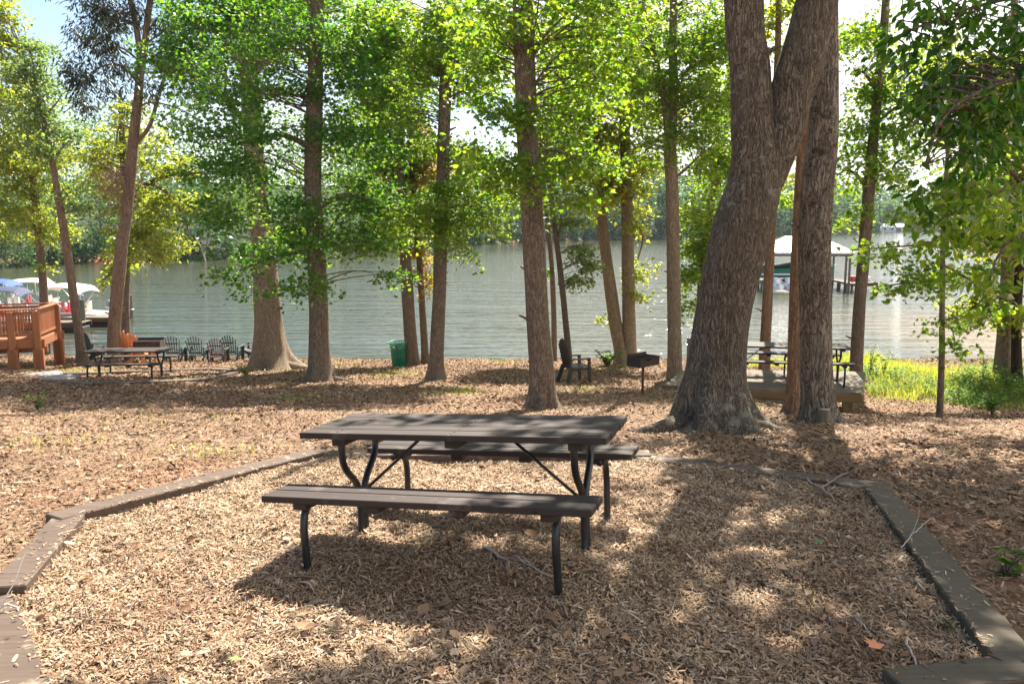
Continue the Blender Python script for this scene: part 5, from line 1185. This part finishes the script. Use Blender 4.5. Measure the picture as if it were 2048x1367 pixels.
def plant(name, label, cat, px, py, h, spread, nst, nl, size, lm, kind='simple'):
    P = np.array(gpt(px, py)); r = empty(name, P, 0, label, cat); st_, lv = [], []
    for i in range(nst):
        a = rng.uniform(0, 6.28); e = np.array([math.cos(a) * spread, math.sin(a) * spread, 0]) * rng.uniform(.2, 1); hh = h * rng.uniform(.6, 1)
        C = catmull([np.zeros(3), e * .4 + np.array([0, 0, hh * .6]), e + np.array([0, 0, hh])], .05); st_.append(tube_np(C, np.linspace(.006, .002, len(C)) * (1 + h), 5))
        j = rng.integers(len(C) // 4, len(C), nl); Q = C[j]; aa = rng.uniform(0, 6.283, nl); fw = np.stack([np.cos(aa), np.sin(aa), rng.normal(.1, .3, nl)], -1)
        lv.append(leaves(Q, fw, np.array([0, 0, 1.]) + rng.normal(0, .4, (nl, 3)), size * rng.uniform(.6, 1.3, nl), kind))
    V, Q = cat_mesh(st_); fast('stem', V, Q, M['bark_dark'], r); V, T = cat_mesh(lv); fast('foliage', V, T, M[lm], r); return r
plant('shrub', 'bright green shrub at the foot of the double-stemmed tree', 'shrub', 1214, 734, .55, .55, 26, 16, .12, 'herb')
plant('seedling', 'yellow seedling between the timber ring end and the flared tree', 'seedling', 490, 754, .45, .2, 6, 8, .12, 'leaf_oak')
plant('seedling', 'single green seedling in the open leaf litter', 'seedling', 76, 820, .28, .12, 4, 7, .10, 'herb')
plant('seedling', 'green seedling just outside the mossy board', 'seedling', 2012, 1150, .16, .14, 6, 6, .075, 'herb', 'oval')
plant('seedling', 'tiny green seedling touching the inner edge of the mossy board', 'seedling', 1884, 1262, .07, .05, 3, 4, .045, 'herb', 'oval')
plant('seedling', 'tiny green seedling between the forked tree and the stump', 'seedling', 1510, 832, .22, .1, 3, 6, .07, 'herb')
plant('tall_weed', 'tall leafy weed beside the slim curved tree', 'weed', 1740, 752, .95, .22, 5, 14, .12, 'leaf_bright')
plant('tall_weed', 'arching leafy weed in the tall grass farther from the slim curved tree', 'weed', 1766, 752, .85, .5, 4, 12, .12, 'leaf_bright')
plant('tall_weed', 'dark seed-headed weed standing before the muddy water', 'weed', 1964, 770, 1.05, .1, 3, 12, .07, 'leaf_pale')
plant('young_tree', 'knee-high dark green young tree near the pale and dark twin trunk', 'young tree', 1984, 832, .62, .4, 7, 16, .12, 'leaf_broad')
plant('seedling', 'leafy green plant growing against the pale twin trunk', 'seedling', 2016, 790, .75, .25, 8, 14, .11, 'herb')

# ------------------------------------------------------------------ the wooded far shore
def far_wood():
    LVs, TWs, tints = [], [], []
    pxs = np.arange(-700, 2900, 4.0); px_ = 0
    cs = []
    for row, (d0, d1, h0, h1, gap) in enumerate(((.2, 2.5, 2.5, 6, 2.6), (2, 7, 9, 16, 3.6), (7, 15, 14, 21, 4.2), (15, 26, 17, 24, 5), (28, 44, 18, 25, 6), (50, 80, 20, 27, 8))):
        px = -900.0
        while px < 3000:
            D = float(np.interp(px, SPX, SPD)) + rng.uniform(d0, d1); g_ = max(gap, D * .018); px += g_ * rng.uniform(.6, 1.3) * F / D
            x_ = (px - 1024) / F * D; cs.append((x_, D, rng.uniform(h0, h1) * (1 if D > 160 else .86), row))
    cs = np.array(cs)
    for x_, D, h, row in cs:
        z0 = float(ground_z(x_, D)); rw = h * rng.uniform(.22, .34); size = max(.34, D * .0034)
        ncl = int(22 if D < 200 else 17); per = 22
        u = unit(rng.normal(size=(ncl, 3))) * rng.random((ncl, 1)) ** .35
        cz = .52 if row else .5; C = np.array([x_, D, z0 + h * (.55 if row else .45)]) + u * np.array([rw, rw, h * (.46 if row else .5)])
        P = (C[:, None] + rng.normal(0, 1, (ncl, per, 3)) * np.array([rw * .22, rw * .22, h * .06 + .1])).reshape(-1, 3); m_ = len(P)
        fw = rng.normal(0, 1, (m_, 3)) + np.array([0, 0, -.3]); nr = rng.normal(0, .6, (m_, 3)) + np.array([0, 0, .9])
        V, T = leaves(P, fw, nr, size * rng.uniform(.6, 1.5, m_), 'star'); LVs.append((V, T)); tints.append(np.full(len(V), np.clip(rng.normal(.42, .24), 0, 1)))
        if row in (1, 2) and rng.random() < .3:
            TWs.append(tube_np(np.array([(x_, D, z0 - .3), (x_ + rng.normal(0, .3), D, z0 + h * .4), (x_ + rng.normal(0, .6), D, z0 + h * .85)]), np.array([.16, .12, .05]) * h / 12, 5))
    V, T = cat_mesh(LVs); tag(fast('far_woodland', V, T, M['farleaf'], attr=np.concatenate(tints)), kind='stuff')
    V, Q = cat_mesh(TWs); tag(fast('far_tree_trunks', V, Q, M['bark_dark']), kind='stuff')
far_wood()
def snag(px, py, D, h, label, lean):
    P = at(px, py, D); P[2] = gz(P[0], P[1]); r = empty('dead_tree', P, 0, label, 'dead tree'); parts = []
    def grow(a, d, L0, r0, lv):
        e = a + d * L0; mid = (a + e) / 2 + rng.normal(0, .07 * L0, 3); C = catmull([a, mid, e], max(.15, L0 / 5)); parts.append(tube_np(C, np.linspace(r0, r0 * .5, len(C)), 5))
        if lv < 3:
            for k_ in range(4 if lv else 6):
                t_ = C[int(rng.integers(len(C) // 3, len(C)))]; grow(t_, unit(d + rng.normal(0, .75, 3)), L0 * rng.uniform(.4, .65), r0 * .5, lv + 1)
    grow(np.zeros(3), unit(np.array(lean)), h * .5, .15, 0)
    V, Q = cat_mesh(parts); fast('trunk', V, Q, M['palestick'], r); return r
snag(412, 519, 120.5, 8.5, 'bleached dead tree leaning over the red bank across the lake', (-.25, -.3, 1))
snag(985, 487, 207, 8, 'pale fallen dead treetop at the far waterline behind the lichen tree', (.9, -.3, .35))

# ------------------------------------------------------------------ the air between here and the far shore
m, nt, out = mat('haze_air'); g = NT(nt)
v_ = g.n('ShaderNodeVolumePrincipled', {'Color': (.80, .90, 1.0), 'Density': .00014, 'Anisotropy': .0})
nt.links.new(v_.outputs[0], out.inputs['Volume'])
tag(MB().box((0, 920, 28), (3100, 2040, 72)).build('haze', m), kind='stuff')
